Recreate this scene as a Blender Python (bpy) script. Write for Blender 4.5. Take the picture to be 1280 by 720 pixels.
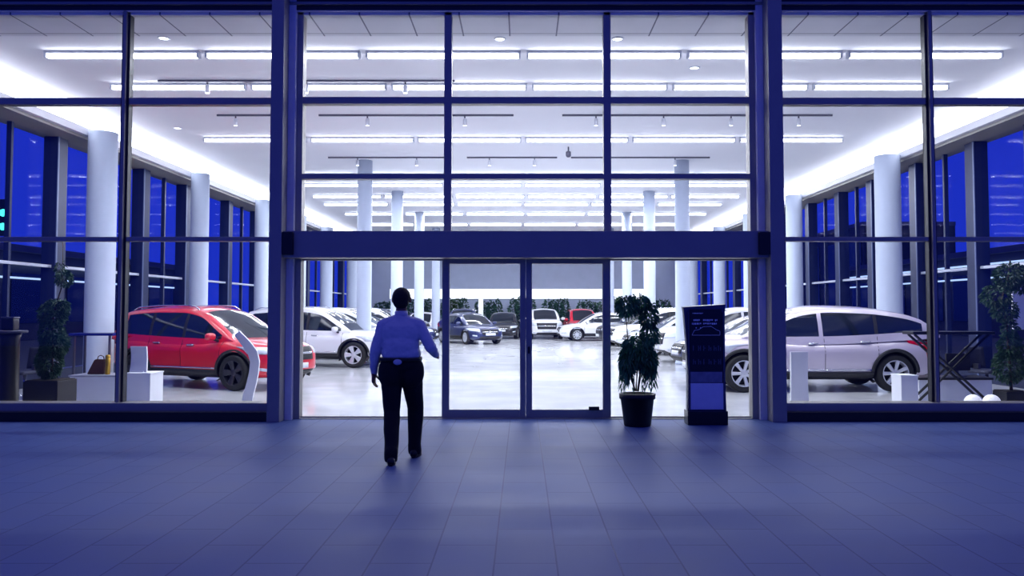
import bpy, bmesh, math, random
from mathutils import Vector, Matrix, noise
from mathutils.bvhtree import BVHTree
sc = bpy.context.scene
for o in list(bpy.data.objects):
    bpy.data.objects.remove(o)
C = sc.collection
R = math.radians

# ------------------------------------------------------------------ camera
CAMH, PITCH, FPX, PX, PY = 1.58, R(2.4), 1000.0, 653.0, 346.0
cd = bpy.data.cameras.new('camera')
cam = bpy.data.objects.new('camera', cd)
C.objects.link(cam)
cam.location = (0, 0, CAMH)
cam.rotation_euler = (R(90) + PITCH, 0, 0)
cd.sensor_width = 36
cd.lens = FPX / 1280 * 36
cd.shift_x = -(PX - 640) / 1280
cd.shift_y = (PY - 360) / 1280
cd.clip_end = 400
sc.camera = cam

def at(px, py, Y):
    """world point seen at a pixel, at depth Y"""
    xc, yc = (px - PX) / FPX, (PY - py) / FPX
    d = Vector((xc, math.cos(PITCH) - yc * math.sin(PITCH), math.sin(PITCH) + yc * math.cos(PITCH)))
    return Vector((0, 0, CAMH)) + d * (Y / d.y)

def X_(px, Y, py=400):
    return at(px, py, Y).x

def Z_(py, Y):
    return at(PX, py, Y).z

# ------------------------------------------------------------------ view, dusk sky
vs = sc.view_settings
vs.view_transform = 'Standard'
vs.look = 'None'
vs.gamma = 1
vs.use_curve_mapping = False
vs.exposure = 0.0
sc.cycles.use_denoising = True
sc.cycles.max_bounces = 10
sc.cycles.transparent_max_bounces = 16
sc.cycles.sample_clamp_indirect = 4
sc.cycles.caustics_reflective = False
sc.cycles.caustics_refractive = False

w = bpy.data.worlds.new('dusk')
sc.world = w
w.use_nodes = True
nt = w.node_tree
nt.nodes.clear()
tc = nt.nodes.new('ShaderNodeTexCoord')
sx = nt.nodes.new('ShaderNodeSeparateXYZ')
cr = nt.nodes.new('ShaderNodeValToRGB')
bg = nt.nodes.new('ShaderNodeBackground')
ow = nt.nodes.new('ShaderNodeOutputWorld')
nt.links.new(tc.outputs['Generated'], sx.inputs[0])
nt.links.new(sx.outputs['Z'], cr.inputs[0])
nt.links.new(cr.outputs[0], bg.inputs[0])
nt.links.new(bg.outputs[0], ow.inputs[0])
e = cr.color_ramp.elements
e[0].position = 0.0
e[0].color = (0.013, 0.036, 0.56, 1)
e[1].position = 0.38
e[1].color = (0.015, 0.030, 0.52, 1)
e2 = e.new(0.55)
e2.color = (0.085, 0.090, 0.42, 1)
bg.inputs[1].default_value = 0.95

LAMP = 13.0      # glow of the tube covers
TUBEW = 62.0     # watts thrown down by each tube
COVE = 4.2       # strength of the light coves
LCOL = (0.87, 0.90, 0.98)

# ------------------------------------------------------------------ materials
def s2l(c):
    return tuple((v / 255 / 12.92) if v / 255 <= 0.04045 else ((v / 255 + 0.055) / 1.055) ** 2.4 for v in c)

MC = {}
def mat(name, rgb, rough=0.5, metal=0.0, var=0.06, scale=8.0, bump=0.0, coat=0.0, spec=0.5, sss=0):
    if name in MC:
        return MC[name]
    m = bpy.data.materials.new(name)
    MC[name] = m
    m.use_nodes = True
    n, l = m.node_tree.nodes, m.node_tree.links
    b = n['Principled BSDF']
    c = s2l(rgb)
    b.inputs['Roughness'].default_value = rough
    b.inputs['Metallic'].default_value = metal
    b.inputs['Coat Weight'].default_value = coat
    b.inputs['Coat Roughness'].default_value = 0.04
    b.inputs['Specular IOR Level'].default_value = spec
    t = n.new('ShaderNodeTexCoord')
    nz = n.new('ShaderNodeTexNoise')
    nz.inputs['Scale'].default_value = scale
    nz.inputs['Detail'].default_value = 4
    l.new(t.outputs['Object'], nz.inputs['Vector'])
    r = n.new('ShaderNodeValToRGB')
    r.color_ramp.elements[0].position = 0.3
    r.color_ramp.elements[1].position = 0.7
    r.color_ramp.elements[0].color = tuple(v * (1 - var) for v in c) + (1,)
    r.color_ramp.elements[1].color = tuple(min(1, v * (1 + var)) for v in c) + (1,)
    l.new(nz.outputs['Fac'], r.inputs[0])
    l.new(r.outputs[0], b.inputs['Base Color'])
    if bump:
        bp = n.new('ShaderNodeBump')
        bp.inputs['Strength'].default_value = bump
        bp.inputs['Distance'].default_value = 0.01
        l.new(nz.outputs['Fac'], bp.inputs['Height'])
        l.new(bp.outputs[0], b.inputs['Normal'])
    return m

def emis(name, rgb, strength):
    if name in MC:
        return MC[name]
    m = bpy.data.materials.new(name)
    MC[name] = m
    m.use_nodes = True
    b = m.node_tree.nodes['Principled BSDF']
    b.inputs['Base Color'].default_value = (0.8, 0.8, 0.8, 1)
    b.inputs['Emission Color'].default_value = tuple(rgb) + (1,)
    b.inputs['Emission Strength'].default_value = strength
    return m

def glass(name, tint=(0.97, 0.98, 1.0), rough=0.0, ior=1.45, refl=1.0):
    if name in MC:
        return MC[name]
    m = bpy.data.materials.new(name)
    MC[name] = m
    m.use_nodes = True
    n, l = m.node_tree.nodes, m.node_tree.links
    n.clear()
    o = n.new('ShaderNodeOutputMaterial')
    mx = n.new('ShaderNodeMixShader')
    tr = n.new('ShaderNodeBsdfTransparent')
    gl = n.new('ShaderNodeBsdfGlossy')
    fr = n.new('ShaderNodeFresnel')
    mu = n.new('ShaderNodeMath')
    mu.operation = 'MULTIPLY'
    mu.inputs[1].default_value = refl
    fr.inputs[0].default_value = ior
    tr.inputs[0].default_value = tuple(tint) + (1,)
    gl.inputs['Roughness'].default_value = rough
    l.new(fr.outputs[0], mu.inputs[0])
    l.new(mu.outputs[0], mx.inputs[0])
    l.new(tr.outputs[0], mx.inputs[1])
    l.new(gl.outputs[0], mx.inputs[2])
    l.new(mx.outputs[0], o.inputs[0])
    return m

def tiles(name, c1, c2, mortar, bw, bh, ms, rough, off=(0, 0), swap=False, offset=0.5, bump=0.15, coat=0.0, roughvar=0.08, spec=0.5):
    m = bpy.data.materials.new(name)
    MC[name] = m
    m.use_nodes = True
    n, l = m.node_tree.nodes, m.node_tree.links
    b = n['Principled BSDF']
    t = n.new('ShaderNodeTexCoord')
    sp = n.new('ShaderNodeSeparateXYZ')
    cb = n.new('ShaderNodeCombineXYZ')
    ad = n.new('ShaderNodeVectorMath')
    ad.inputs[1].default_value = (off[0], off[1], 0)
    l.new(t.outputs['Object'], ad.inputs[0])
    l.new(ad.outputs[0], sp.inputs[0])
    l.new(sp.outputs['Y' if swap else 'X'], cb.inputs['X'])
    l.new(sp.outputs['X' if swap else 'Y'], cb.inputs['Y'])
    br = n.new('ShaderNodeTexBrick')
    br.offset = offset
    br.inputs['Scale'].default_value = 1
    br.inputs['Brick Width'].default_value = bw
    br.inputs['Row Height'].default_value = bh
    br.inputs['Mortar Size'].default_value = ms
    br.inputs['Mortar Smooth'].default_value = 0.1
    br.inputs['Color1'].default_value = s2l(c1) + (1,)
    br.inputs['Color2'].default_value = s2l(c2) + (1,)
    br.inputs['Mortar'].default_value = s2l(mortar) + (1,)
    l.new(cb.outputs[0], br.inputs['Vector'])
    nz = n.new('ShaderNodeTexNoise')
    nz.inputs['Scale'].default_value = 1.3
    nz.inputs['Detail'].default_value = 6
    l.new(t.outputs['Object'], nz.inputs['Vector'])
    mx = n.new('ShaderNodeMix')
    mx.data_type = 'RGBA'
    mx.blend_type = 'MULTIPLY'
    mx.inputs[0].default_value = 0.25
    l.new(br.outputs['Color'], mx.inputs[6])
    l.new(nz.outputs['Fac'], mx.inputs[7])
    l.new(mx.outputs[2], b.inputs['Base Color'])
    mr = n.new('ShaderNodeMapRange')
    mr.inputs['To Min'].default_value = rough - roughvar
    mr.inputs['To Max'].default_value = rough + roughvar
    l.new(nz.outputs['Fac'], mr.inputs[0])
    l.new(mr.outputs[0], b.inputs['Roughness'])
    b.inputs['Coat Weight'].default_value = coat
    b.inputs['Specular IOR Level'].default_value = spec
    bp = n.new('ShaderNodeBump')
    bp.inputs['Strength'].default_value = bump
    bp.inputs['Distance'].default_value = 0.004
    bp.invert = True
    l.new(br.outputs['Fac'], bp.inputs['Height'])
    l.new(bp.outputs[0], b.inputs['Normal'])
    return m

M_FRAME = mat('frame_paint', (152, 148, 142), 0.42, 0.2, var=0.03, scale=3)
M_FRAME2 = mat('frame_paint_dark', (34, 34, 46), 0.45, 0.2, var=0.05)
M_JAMB = mat('jamb_aluminium', (238, 236, 236), 0.45, 0.0, var=0.03)
M_PLINTH = mat('plinth_stone', (14, 14, 18), 0.4, 0, var=0.2)
M_WHITE = mat('white_paint', (232, 232, 236), 0.5, 0, var=0.02)
M_COL = mat('column_plaster', (172, 182, 202), 0.55, 0, var=0.02)
M_GREYW = mat('back_wall_paint', (176, 186, 210), 0.7, 0, var=0.04, scale=2)
M_CEIL = mat('ceiling_paint', (240, 240, 244), 0.8, 0, var=0.015, scale=1.0)
M_POSTB = mat('side_post_metal', (34, 43, 76), 0.4, 0.3, var=0.05)
M_BLACK = mat('black_plastic', (12, 12, 15), 0.45, 0, var=0.1)
M_GLASS = glass('clear_glazing', refl=0.5)
M_GLASS2 = glass('side_glazing', (0.93, 0.95, 1.0), refl=0.008)
M_TUBE = emis('tube_light', LCOL, LAMP)
M_COVE = emis('cove_light', LCOL, COVE)
M_FIX = mat('luminaire_housing', (200, 204, 215), 0.4, 0.1, var=0.02)
M_TRACK = mat('track_rail_metal', (84, 84, 98), 0.4, 0.3, var=0.05)

# ------------------------------------------------------------------ mesh helpers
def link_mesh(name, bm, m, parent=None, smooth=False, loc=None):
    me = bpy.data.meshes.new(name)
    bm.to_mesh(me)
    bm.free()
    ms = m if isinstance(m, (list, tuple)) else [m]
    for x in ms:
        me.materials.append(x)
    if smooth:
        for p in me.polygons:
            p.use_smooth = True
    o = bpy.data.objects.new(name, me)
    C.objects.link(o)
    if loc:
        o.location = loc
    if parent:
        o.parent = parent
    return o

def box(bm, x0, x1, y0, y1, z0, z1, bev=0.0, mi=0):
    r = bmesh.ops.create_cube(bm, size=1)
    vs_ = r['verts']
    for v in vs_:
        v.co = Vector((x0 + (v.co.x + .5) * (x1 - x0), y0 + (v.co.y + .5) * (y1 - y0), z0 + (v.co.z + .5) * (z1 - z0)))
    fs = set()
    for v in vs_:
        fs.update(v.link_faces)
    for f in fs:
        f.material_index = mi
    if bev:
        es = set()
        for v in vs_:
            es.update(v.link_edges)
        bmesh.ops.bevel(bm, geom=list(es), offset=bev, segments=2, affect='EDGES', profile=0.7)

def boxo(name, m, x0, x1, y0, y1, z0, z1, parent=None, bev=0.0):
    bm = bmesh.new()
    box(bm, min(x0, x1), max(x0, x1), min(y0, y1), max(y0, y1), min(z0, z1), max(z0, z1), bev)
    return link_mesh(name, bm, m, parent)

def lathe(bm, prof, seg=24, axis='Z', c=(0, 0, 0), caps=True, mi=0):
    """prof: list of (r, h) along the axis"""
    rings = []
    for r, h in prof:
        ring = []
        for k in range(seg):
            a = 2 * math.pi * k / seg
            u, v = r * math.cos(a), r * math.sin(a)
            p = (u, v, h) if axis == 'Z' else ((u, h, v) if axis == 'Y' else (h, u, v))
            ring.append(bm.verts.new((p[0] + c[0], p[1] + c[1], p[2] + c[2])))
        rings.append(ring)
    for a, b in zip(rings, rings[1:]):
        for k in range(seg):
            f = bm.faces.new((a[k], a[(k + 1) % seg], b[(k + 1) % seg], b[k]))
            f.material_index = mi
    if caps:
        bm.faces.new(rings[0][::-1]).material_index = mi
        bm.faces.new(rings[-1]).material_index = mi

def tube(bm, pts, rad, seg=8, caps=True):
    """tube along points; rad a number or a list"""
    pts = [Vector(p) for p in pts]
    n = len(pts)
    rads = rad if isinstance(rad, (list, tuple)) else [rad] * n
    rings = []
    up = Vector((0, 0, 1))
    for i, p in enumerate(pts):
        d = (pts[min(i + 1, n - 1)] - pts[max(i - 1, 0)]).normalized()
        s = d.cross(up)
        if s.length < 0.05:
            s = d.cross(Vector((0, 1, 0)))
        s.normalize()
        t = s.cross(d)
        rings.append([bm.verts.new(p + (s * math.cos(2 * math.pi * k / seg) + t * math.sin(2 * math.pi * k / seg)) * rads[i]) for k in range(seg)])
    for a, b in zip(rings, rings[1:]):
        for k in range(seg):
            bm.faces.new((a[k], a[(k + 1) % seg], b[(k + 1) % seg], b[k]))
    if caps:
        bm.faces.new(rings[0][::-1])
        bm.faces.new(rings[-1])

def fixn(bm):
    bmesh.ops.recalc_face_normals(bm, faces=bm.faces)

def interp(pts, x):
    """monotone-ish smooth interpolation through (x, y) points"""
    if x <= pts[0][0]:
        return pts[0][1]
    if x >= pts[-1][0]:
        return pts[-1][1]
    for i in range(len(pts) - 1):
        if pts[i][0] <= x <= pts[i + 1][0]:
            x0, y0 = pts[i]
            x1, y1 = pts[i + 1]
            def sl(k):
                if k <= 0 or k >= len(pts) - 1:
                    k2 = min(max(k, 0), len(pts) - 1)
                    a, b = (0, 1) if k2 == 0 else (len(pts) - 2, len(pts) - 1)
                    return (pts[b][1] - pts[a][1]) / (pts[b][0] - pts[a][0])
                d0 = (pts[k][1] - pts[k - 1][1]) / (pts[k][0] - pts[k - 1][0])
                d1 = (pts[k + 1][1] - pts[k][1]) / (pts[k + 1][0] - pts[k][0])
                return 0 if d0 * d1 <= 0 else 2 * d0 * d1 / (d0 + d1)
            h = x1 - x0
            t = (x - x0) / h
            return (2*t**3 - 3*t*t + 1) * y0 + (t**3 - 2*t*t + t) * h * sl(i) + (-2*t**3 + 3*t*t) * y1 + (t**3 - t*t) * h * sl(i + 1)

def thing(name, label, cat, loc=(0, 0, 0), rz=0.0, group=None):
    o = bpy.data.objects.new(name, None)
    C.objects.link(o)
    o.empty_display_size = 0.2
    o.location = loc
    o.rotation_euler = (0, 0, rz)
    o['label'] = label
    o['category'] = cat
    if group:
        o['group'] = group
    return o

def tag(o, label, cat, group=None, kind=None):
    o['label'] = label
    o['category'] = cat
    if group:
        o['group'] = group
    if kind:
        o['kind'] = kind
    return o

def st(o, label=None):
    o['kind'] = 'structure'
    if label:
        o['label'] = label
        o['category'] = o.name.split('.')[0].split('_')[0]
    return o

KIDS = {}
def copy_tree(o, label=None, loc=None, rz=None, group=None):
    """copy of a thing with copies of its parts and sub-parts"""
    def rec(s, par):
        c = s.copy()
        C.objects.link(c)
        c.parent = par
        for ch in list(s.children):
            rec(ch, c)
        return c
    c = rec(o, o.parent)
    if label:
        c['label'] = label
    if group:
        c['group'] = group
    if loc is not None:
        c.location = loc
    if rz is not None:
        c.rotation_euler = (0, 0, rz)
    return c

# ================================================================== SETTING
YF, YG, YB = 11.37, 11.80, 52.0       # front of the posts, glazing, back wall
CZ = 6.0                              # ceiling
WX = 10.25                            # side glazing

# pavement outside
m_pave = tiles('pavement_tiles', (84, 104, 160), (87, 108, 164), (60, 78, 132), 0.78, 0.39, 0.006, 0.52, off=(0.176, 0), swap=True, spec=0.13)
st(boxo('floor_outside', m_pave, -40, 40, -12, YG, -0.2, 0.0))
m_road = mat('asphalt', (60, 62, 70), 0.9, 0, var=0.15, scale=3, bump=0.3)
bm = bmesh.new()
box(bm, -90, -WX - .1, YG, 110, -0.2, 0.0)
box(bm, WX + .1, 90, YG, 110, -0.2, 0.0)
st(link_mesh('ground_street', bm, m_road))
m_floor = tiles('showroom_floor_tiles', (228, 230, 234), (231, 233, 237), (220, 222, 227), 1.2, 1.2, 0.004, 0.17, offset=0.0, bump=0.008, coat=0.3, roughvar=0.05)
st(boxo('floor', m_floor, -WX - .1, WX + .1, YG, YB + .1, -0.2, 0.0))

# ceiling: flat field, a dropped tiled strip along the glass
st(boxo('ceiling', M_CEIL, -9.6, 9.6, YG - .15, YB + .1, CZ, CZ + .25))
m_ct = tiles('ceiling_panels', (232, 232, 238), (235, 235, 241), (120, 120, 138), 1.6, 0.74, 0.012, 0.8, swap=True, offset=0.0, off=(0.2, 0.3), bump=0.3)
st(boxo('ceiling_panel_strip', m_ct, -9.6, 9.6, YG - .1, 12.62, CZ - .04, CZ))
# bulkheads above the side glazing with the light coves on their inner face
for s, nm in ((-1, 'left'), (1, 'right')):
    b = st(boxo('ceiling_bulkhead_' + nm, M_FRAME, s * 9.66, s * 10.5, YG - .1, YB, 5.36, CZ + .25))
    bm = bmesh.new()
    # tilted luminous face
    pts = [(9.46, 6.0), (9.60, 5.60), (9.64, 5.60), (9.64, 6.0)]
    v0 = [bm.verts.new((s * a, YG + .1, z)) for a, z in pts]
    v1 = [bm.verts.new((s * a, YB - .05, z)) for a, z in pts]
    for k in range(4):
        bm.faces.new((v0[k], v0[(k + 1) % 4], v1[(k + 1) % 4], v1[k]))
    bm.faces.new(v0); bm.faces.new(v1[::-1])
    fixn(bm)
    lo = link_mesh('cove_light', bm, M_COVE)
    tag(lo, 'long continuous white light cove along the ceiling edge above the %s side glazing' % nm, 'light')
    bm = bmesh.new()
    box(bm, *(sorted((s * 9.55, s * 9.66))), YG + .1, YB, 5.42, 5.58, 0.005)
    st(link_mesh('trim_' + nm, bm, M_WHITE))

# back wall and its luminous band
zb0, zb1 = Z_(373.5, YB), Z_(361.5, YB)
st(boxo('wall_back', M_GREYW, -WX, WX, YB, YB + .3, 0, CZ))
t = thing('light_band', 'long bright white band light running across the far end wall above the hedge', 'light', (0, YB - .04, zb0))
boxo('diffuser', emis('band_light', (0.82, 0.88, 0.95), 1.25), -8.6, 8.6, -.10, -.05, 0, zb1 - zb0, t)
boxo('housing', M_FIX, -8.65, 8.65, -.05, 0, -.03, zb1 - zb0 + .03, t)

# side glazing: posts, transoms, panes
LP = [14.3, 17.45, 21.4, 24.1, 27.6, 30.6, 34.2, 37.8, 41.5, 45.2, 48.9]
RP = [14.3, 17.95, 20.6, 23.2, 25.6, 28.3, 31.5, 34.8, 38.2, 41.7, 45.2, 48.9]
M_EDGEP = mat('post_lit_edge_tone', (92, 104, 140), 0.35, 0.3, var=0.03)  # paler strip colour paints the lit edge on to each side post
M_LIP = mat('transom_metal', (205, 210, 225), 0.3, 0.3, var=0.02)
for s, nm, P_ in ((-1, 'left', LP), (1, 'right', RP)):
    root = bpy.data.objects.new('window_' + ('2' if s < 0 else '3'), None)
    C.objects.link(root)
    st(root, 'blue dusk glazing running down the %s side of the showroom' % nm)
    for y in P_:
        boxo('post', M_POSTB, s * 10.1, s * 10.4, y - .2, y + .2, 0, 5.36, root, 0.01)
        boxo('post_lit_edge', M_EDGEP, s * 10.08, s * 10.1, y - .2, y - .15, 0, 5.36, root)
    ys = [YG] + P_ + [YB]
    for a, b in zip(ys, ys[1:]):
        boxo('transom', M_LIP, s * 10.17, s * 10.33, a + .2, b - .2, 2.5, 2.56, root)
        boxo('glass_pane', M_GLASS2, s * 10.24, s * 10.26, a + .2, b - .2, 0.1, 5.4, root)
        boxo('sill', M_POSTB, s * 10.1, s * 10.35, a + .2, b - .2, 0, .3, root)
    # slim secondary mullions
    for a, b in zip(ys, ys[1:]):
        if b - a > 2.2:
            boxo('mullion', M_POSTB, s * 10.2, s * 10.3, (a + b) / 2 - .035, (a + b) / 2 + .035, 0.1, 5.36, root)

# columns
def column(x, y, r, h, m=M_COL):
    bm = bmesh.new()
    lathe(bm, [(r + .02, 0), (r + .02, .08), (r, .09), (r, h - .0)], 40, c=(x, y, 0))
    o = link_mesh('column', bm, m, smooth=True)
    o.data.polygons.foreach_set('use_smooth', [abs(p.normal.z) < .5 for p in o.data.polygons])
    st(o)
    return o
for x, y, r in [(-9.27, 17.55, .30), (-9.27, 22.9, .25), (-9.27, 28.4, .25), (-9.27, 33.2, .27), (-9.27, 37.8, .29), (-9.27, 43.5, .29),
                (9.27, 20.2, .31), (9.27, 27.2, .27), (9.27, 32.5, .27), (9.27, 37.6, .28), (9.27, 43.5, .28)]:
    column(x, y, r, 5.5)
for y in (23.5, 29.6, 36.0, 43.0):
    for s in (-1, 1):
        column(s * 4.68 + .03, y, .215, CZ)

# ------------------------------------------------------------------ facade
def zz(py, Y=11.6):
    return Z_(py, Y)
TOPZ = zz(0, YF) + .8
st(boxo('ceiling_outer_soffit', M_FRAME2, -11, 11, 11.4, 12.2, CZ + .26, TOPZ))
# heavy posts
xs_post = []
for k, (a, b) in enumerate(((334.5, 350.5), (964.5, 982.5))):
    x0, x1 = X_(a, YF), X_(b, YF)
    xs_post.append((x0, x1))
    st(boxo('trim_post', M_FRAME, x0, x1, YF, YG + .05, 0, TOPZ, None, 0.008))
(xl0, xl1), (xr0, xr1) = xs_post
# light jamb plates and inner frames of the centre bay
for a, b, c, d in ((xl1, xl1 + .10, xl1 + .10, xl1 + .19), (xr0 - .10, xr0, xr0 - .19, xr0 - .10)):
    st(boxo('trim_jamb', M_JAMB, a, b, 11.62, YG + .05, 0, zz(322, YF)))
    st(boxo('trim_jamb', M_JAMB, a, b, 11.62, YG + .05, zz(288, YF), TOPZ))
    st(boxo('trim_jamb_frame', M_FRAME, c, d, 11.70, YG + .08, 0, TOPZ, None, 0.005))
xi0, xi1 = xl1 + .19, xr0 - .19
# top beam across
st(boxo('trim_beam', M_FRAME2, -9.6, 9.6, 11.64, YG + .03, zz(12.5, 11.64), zz(6.6, 11.64)))
st(boxo('trim_beam_lip', M_FRAME, -9.6, 9.6, 11.60, YG, zz(6.6, 11.64), zz(3.2, 11.64)))
st(boxo('trim_beam_upper', M_FRAME2, -9.6, 9.6, 11.64, YG + .03, zz(3.2, 11.64), TOPZ))
# header over the doors
hz0, hz1 = Z_(322, YF + .06), Z_(288.5, YF + .06)
st(boxo('trim_header', M_FRAME, xl1, xr0, YF + .06, YG + .1, hz0, hz1, None, 0.01))
for a, b in ((xl1 + .002, xl1 + .16), (xr0 - .16, xr0 - .002)):
    o = boxo('door_sensor', M_BLACK, a, b, YF - .0, YF + .06, hz0 + .04, hz1 - .02, None, 0.01)
    tag(o, 'small black box on the %s end of the header above the doors' % ('left' if a < 0 else 'right'), 'sensor')

# centre glazing above the header
def bars(name, root, m, rects, Y0, Y1):
    for x0, x1, z0, z1 in rects:
        boxo(name, m, x0, x1, Y0, Y1, z0, z1, root, 0.004)
Yc = 11.70
w4 = bpy.data.objects.new('window_4', None); C.objects.link(w4)
st(w4, 'centre glazing of nine panes above the door header')
mx = [(X_(554, Yc), X_(563.5, Yc)), (X_(755.5, Yc), X_(765, Yc))]
ztop, zhead = zz(12.5, 11.64), hz1
bars('mullion', w4, M_FRAME, [(a, b, zhead, ztop) for a, b in mx], Yc, YG + .04)
cols = [(xi0, mx[0][0]), (mx[0][1], mx[1][0]), (mx[1][1], xi1)]
trz = [(Z_(129.5, Yc), Z_(121, Yc)), (Z_(223.5, Yc), Z_(217, Yc))]
for c0, c1 in cols:
    bars('transom', w4, M_FRAME, [(c0, c1, z0, z1) for z0, z1 in trz], Yc, YG + .04)
    zs = [zhead, trz[1][0], trz[1][1], trz[0][0], trz[0][1], ztop]
    for q in (0, 2, 4):
        boxo('glass_pane', M_GLASS, c0, c1, YG - .01, YG + .01, zs[q], zs[q + 1], w4)

# side bays
for s, nm, idx in ((-1, 'left', 1), (1, 'right', 5)):
    wr = bpy.data.objects.new('window_%d' % idx, None); C.objects.link(wr)
    st(wr, 'tall %s facade glazing beside the entrance' % nm)
    mcen = X_(152.5, Yc, 300) if s < 0 else X_(1166, Yc, 300)
    nxt = mcen + s * 2.12
    edge = xl0 if s < 0 else xr1
    mw = .060
    sill = Z_(503.5, 11.6)
    lim = s * 9.6
    for xm in (mcen, nxt):
        # outer cap with a lighter central web
        boxo('mullion', M_FRAME2, xm - mw, xm + mw, Yc, YG + .015, sill, ztop, wr, 0.003)
        boxo('mullion_cap', M_FRAME, xm - .024, xm + .024, Yc - .05, Yc, sill, ztop, wr, 0.003)
    segs = [(edge, mcen - s * mw), (mcen + s * mw, nxt - s * mw), (nxt + s * mw, lim)]
    tr = [(Z_(130.5, Yc), Z_(122, Yc)), (Z_(301.5, Yc), Z_(296, Yc))]
    for a, b in segs:
        a, b = min(a, b), max(a, b)
        bars('transom', wr, M_FRAME, [(a, b, z0, z1) for z0, z1 in tr], Yc, YG + .04)
        zs = [sill, tr[1][0], tr[1][1], tr[0][0], tr[0][1], ztop]
        for q in (0, 2, 4):
            boxo('glass_pane', M_GLASS, a, b, YG - .01, YG + .01, zs[q], zs[q + 1], wr)
    a, b = min(edge, lim), max(edge, lim)
    boxo('sill', M_FRAME, a, b, 11.55, YG + .06, Z_(514, 11.55), sill, wr, 0.004)
    st(boxo('baseboard_' + nm, M_PLINTH, a, b, 11.42, YG, 0, Z_(514, 11.55)))

# entrance: two sidelights and the double sliding door
zd0, zd1 = 0.03, hz0
for nm, a, b, k in (('left', xi0, X_(553, YG), 1), ('right', X_(763, YG), xi1, 2)):
    o = bpy.data.objects.new('window_%d' % (5 + k), None); C.objects.link(o)
    st(o, 'clear glass panel beside the double doors, %s side' % nm)
    boxo('glass_pane', M_GLASS, a, b, YG, YG + .015, zd0, zd1, o)
    boxo('bottom_rail', M_FRAME, a, b, YG - .03, YG + .04, 0, .03, o)
    boxo('top_rail', M_FRAME, a, b, YG - .02, YG + .04, zd1 - .02, zd1, o)
dr = bpy.data.objects.new('door_1', None); C.objects.link(dr)
st(dr, 'grey framed double glass sliding doors of the showroom')
xa, xm_, xb = X_(553, YG), X_(657.3, YG), X_(763, YG)
for a, b, s in ((xa, xm_, -1), (xm_, xb, 1)):
    leaf = bpy.data.objects.new('door_leaf', None); C.objects.link(leaf); leaf.parent = dr
    y0, y1 = YG - .05, YG + .03
    zt_, zbm = Z_(330, YG), Z_(511.5, YG)
    ga, gb = (X_(562, YG), X_(650, YG)) if s < 0 else (X_(665, YG), X_(753, YG))
    boxo('stile', M_FRAME, a, ga, y0, y1, 0.012, zd1, leaf, .004)
    boxo('stile', M_FRAME, gb, b - .002, y0, y1, 0.012, zd1, leaf, .004)
    boxo('top_rail', M_FRAME, ga, gb, y0, y1, zt_, zd1, leaf, .004)
    boxo('bottom_rail', M_FRAME, ga, gb, y0, y1, 0.012, zbm, leaf, .004)
    boxo('glass_pane', M_GLASS, ga, gb, YG - .01, YG + .005, zbm, zt_, leaf)
boxo('door_handle', M_BLACK, xm_ + .03, xm_ + .06, YG - .09, YG - .05, .95, 1.05, dr, .006)
boxo('floor_latch', M_BLACK, X_(735, YG), X_(748, YG), YG - .09, YG - .05, Z_(512, YG), Z_(507.5, YG), dr, .006)
st(boxo('trim_threshold', M_FRAME, xi0, xi1, YG - .12, YG + .12, 0, .012))
# ------------------------------------------------------------------ ceiling lights
def make_tube():
    t = thing('ceiling_light', 'x', 'ceiling light')
    bm = bmesh.new()
    box(bm, -1.3, 1.3, -.06, .06, .035, .08, .006)
    link_mesh('housing', bm, M_FIX, t)
    bm = bmesh.new()
    box(bm, -1.29, 1.29, -.045, .045, -.035, .036, .02)
    link_mesh('diffuser', bm, M_TUBE, t)
    for x in (-1.3, 1.3):
        bm = bmesh.new()
        box(bm, x - .02, x + .02, -.061, .061, -.038, .08, .006)
        link_mesh('end_cap', bm, M_FIX, t)
    ld = bpy.data.lights.new('tube', 'AREA')
    ld.shape = 'RECTANGLE'
    ld.size, ld.size_y = 2.5, .07
    ld.energy = TUBEW
    ld.color = LCOL
    lo = bpy.data.objects.new('tube', ld)
    C.objects.link(lo)
    lo.parent = t
    lo.location = (0, 0, -.037)
    return t
tube0 = make_tube()
used = False
rows = [13.5, 15.45, 20.3, 25.7, 27.7, 30.5, 32.7, 36.0, 40.5, 45.0]
ordn = ['first', 'second', 'third', 'fourth', 'fifth', 'sixth', 'seventh', 'eighth', 'ninth', 'tenth']
for i, y in enumerate(rows):
    for k in range(6):
        x = -6.83 + 2.74 * k + (.12 if i % 2 else 0)
        o = tube0 if not used else copy_tree(tube0)
        used = True
        o.location = (x, y, CZ - .08)
        o['group'] = 'tube lights of the %s ceiling row' % ordn[i]
        o['label'] = 'tube light, %s from left in the %s ceiling row from the glass front' % (ordn[k], ordn[i])

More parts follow.
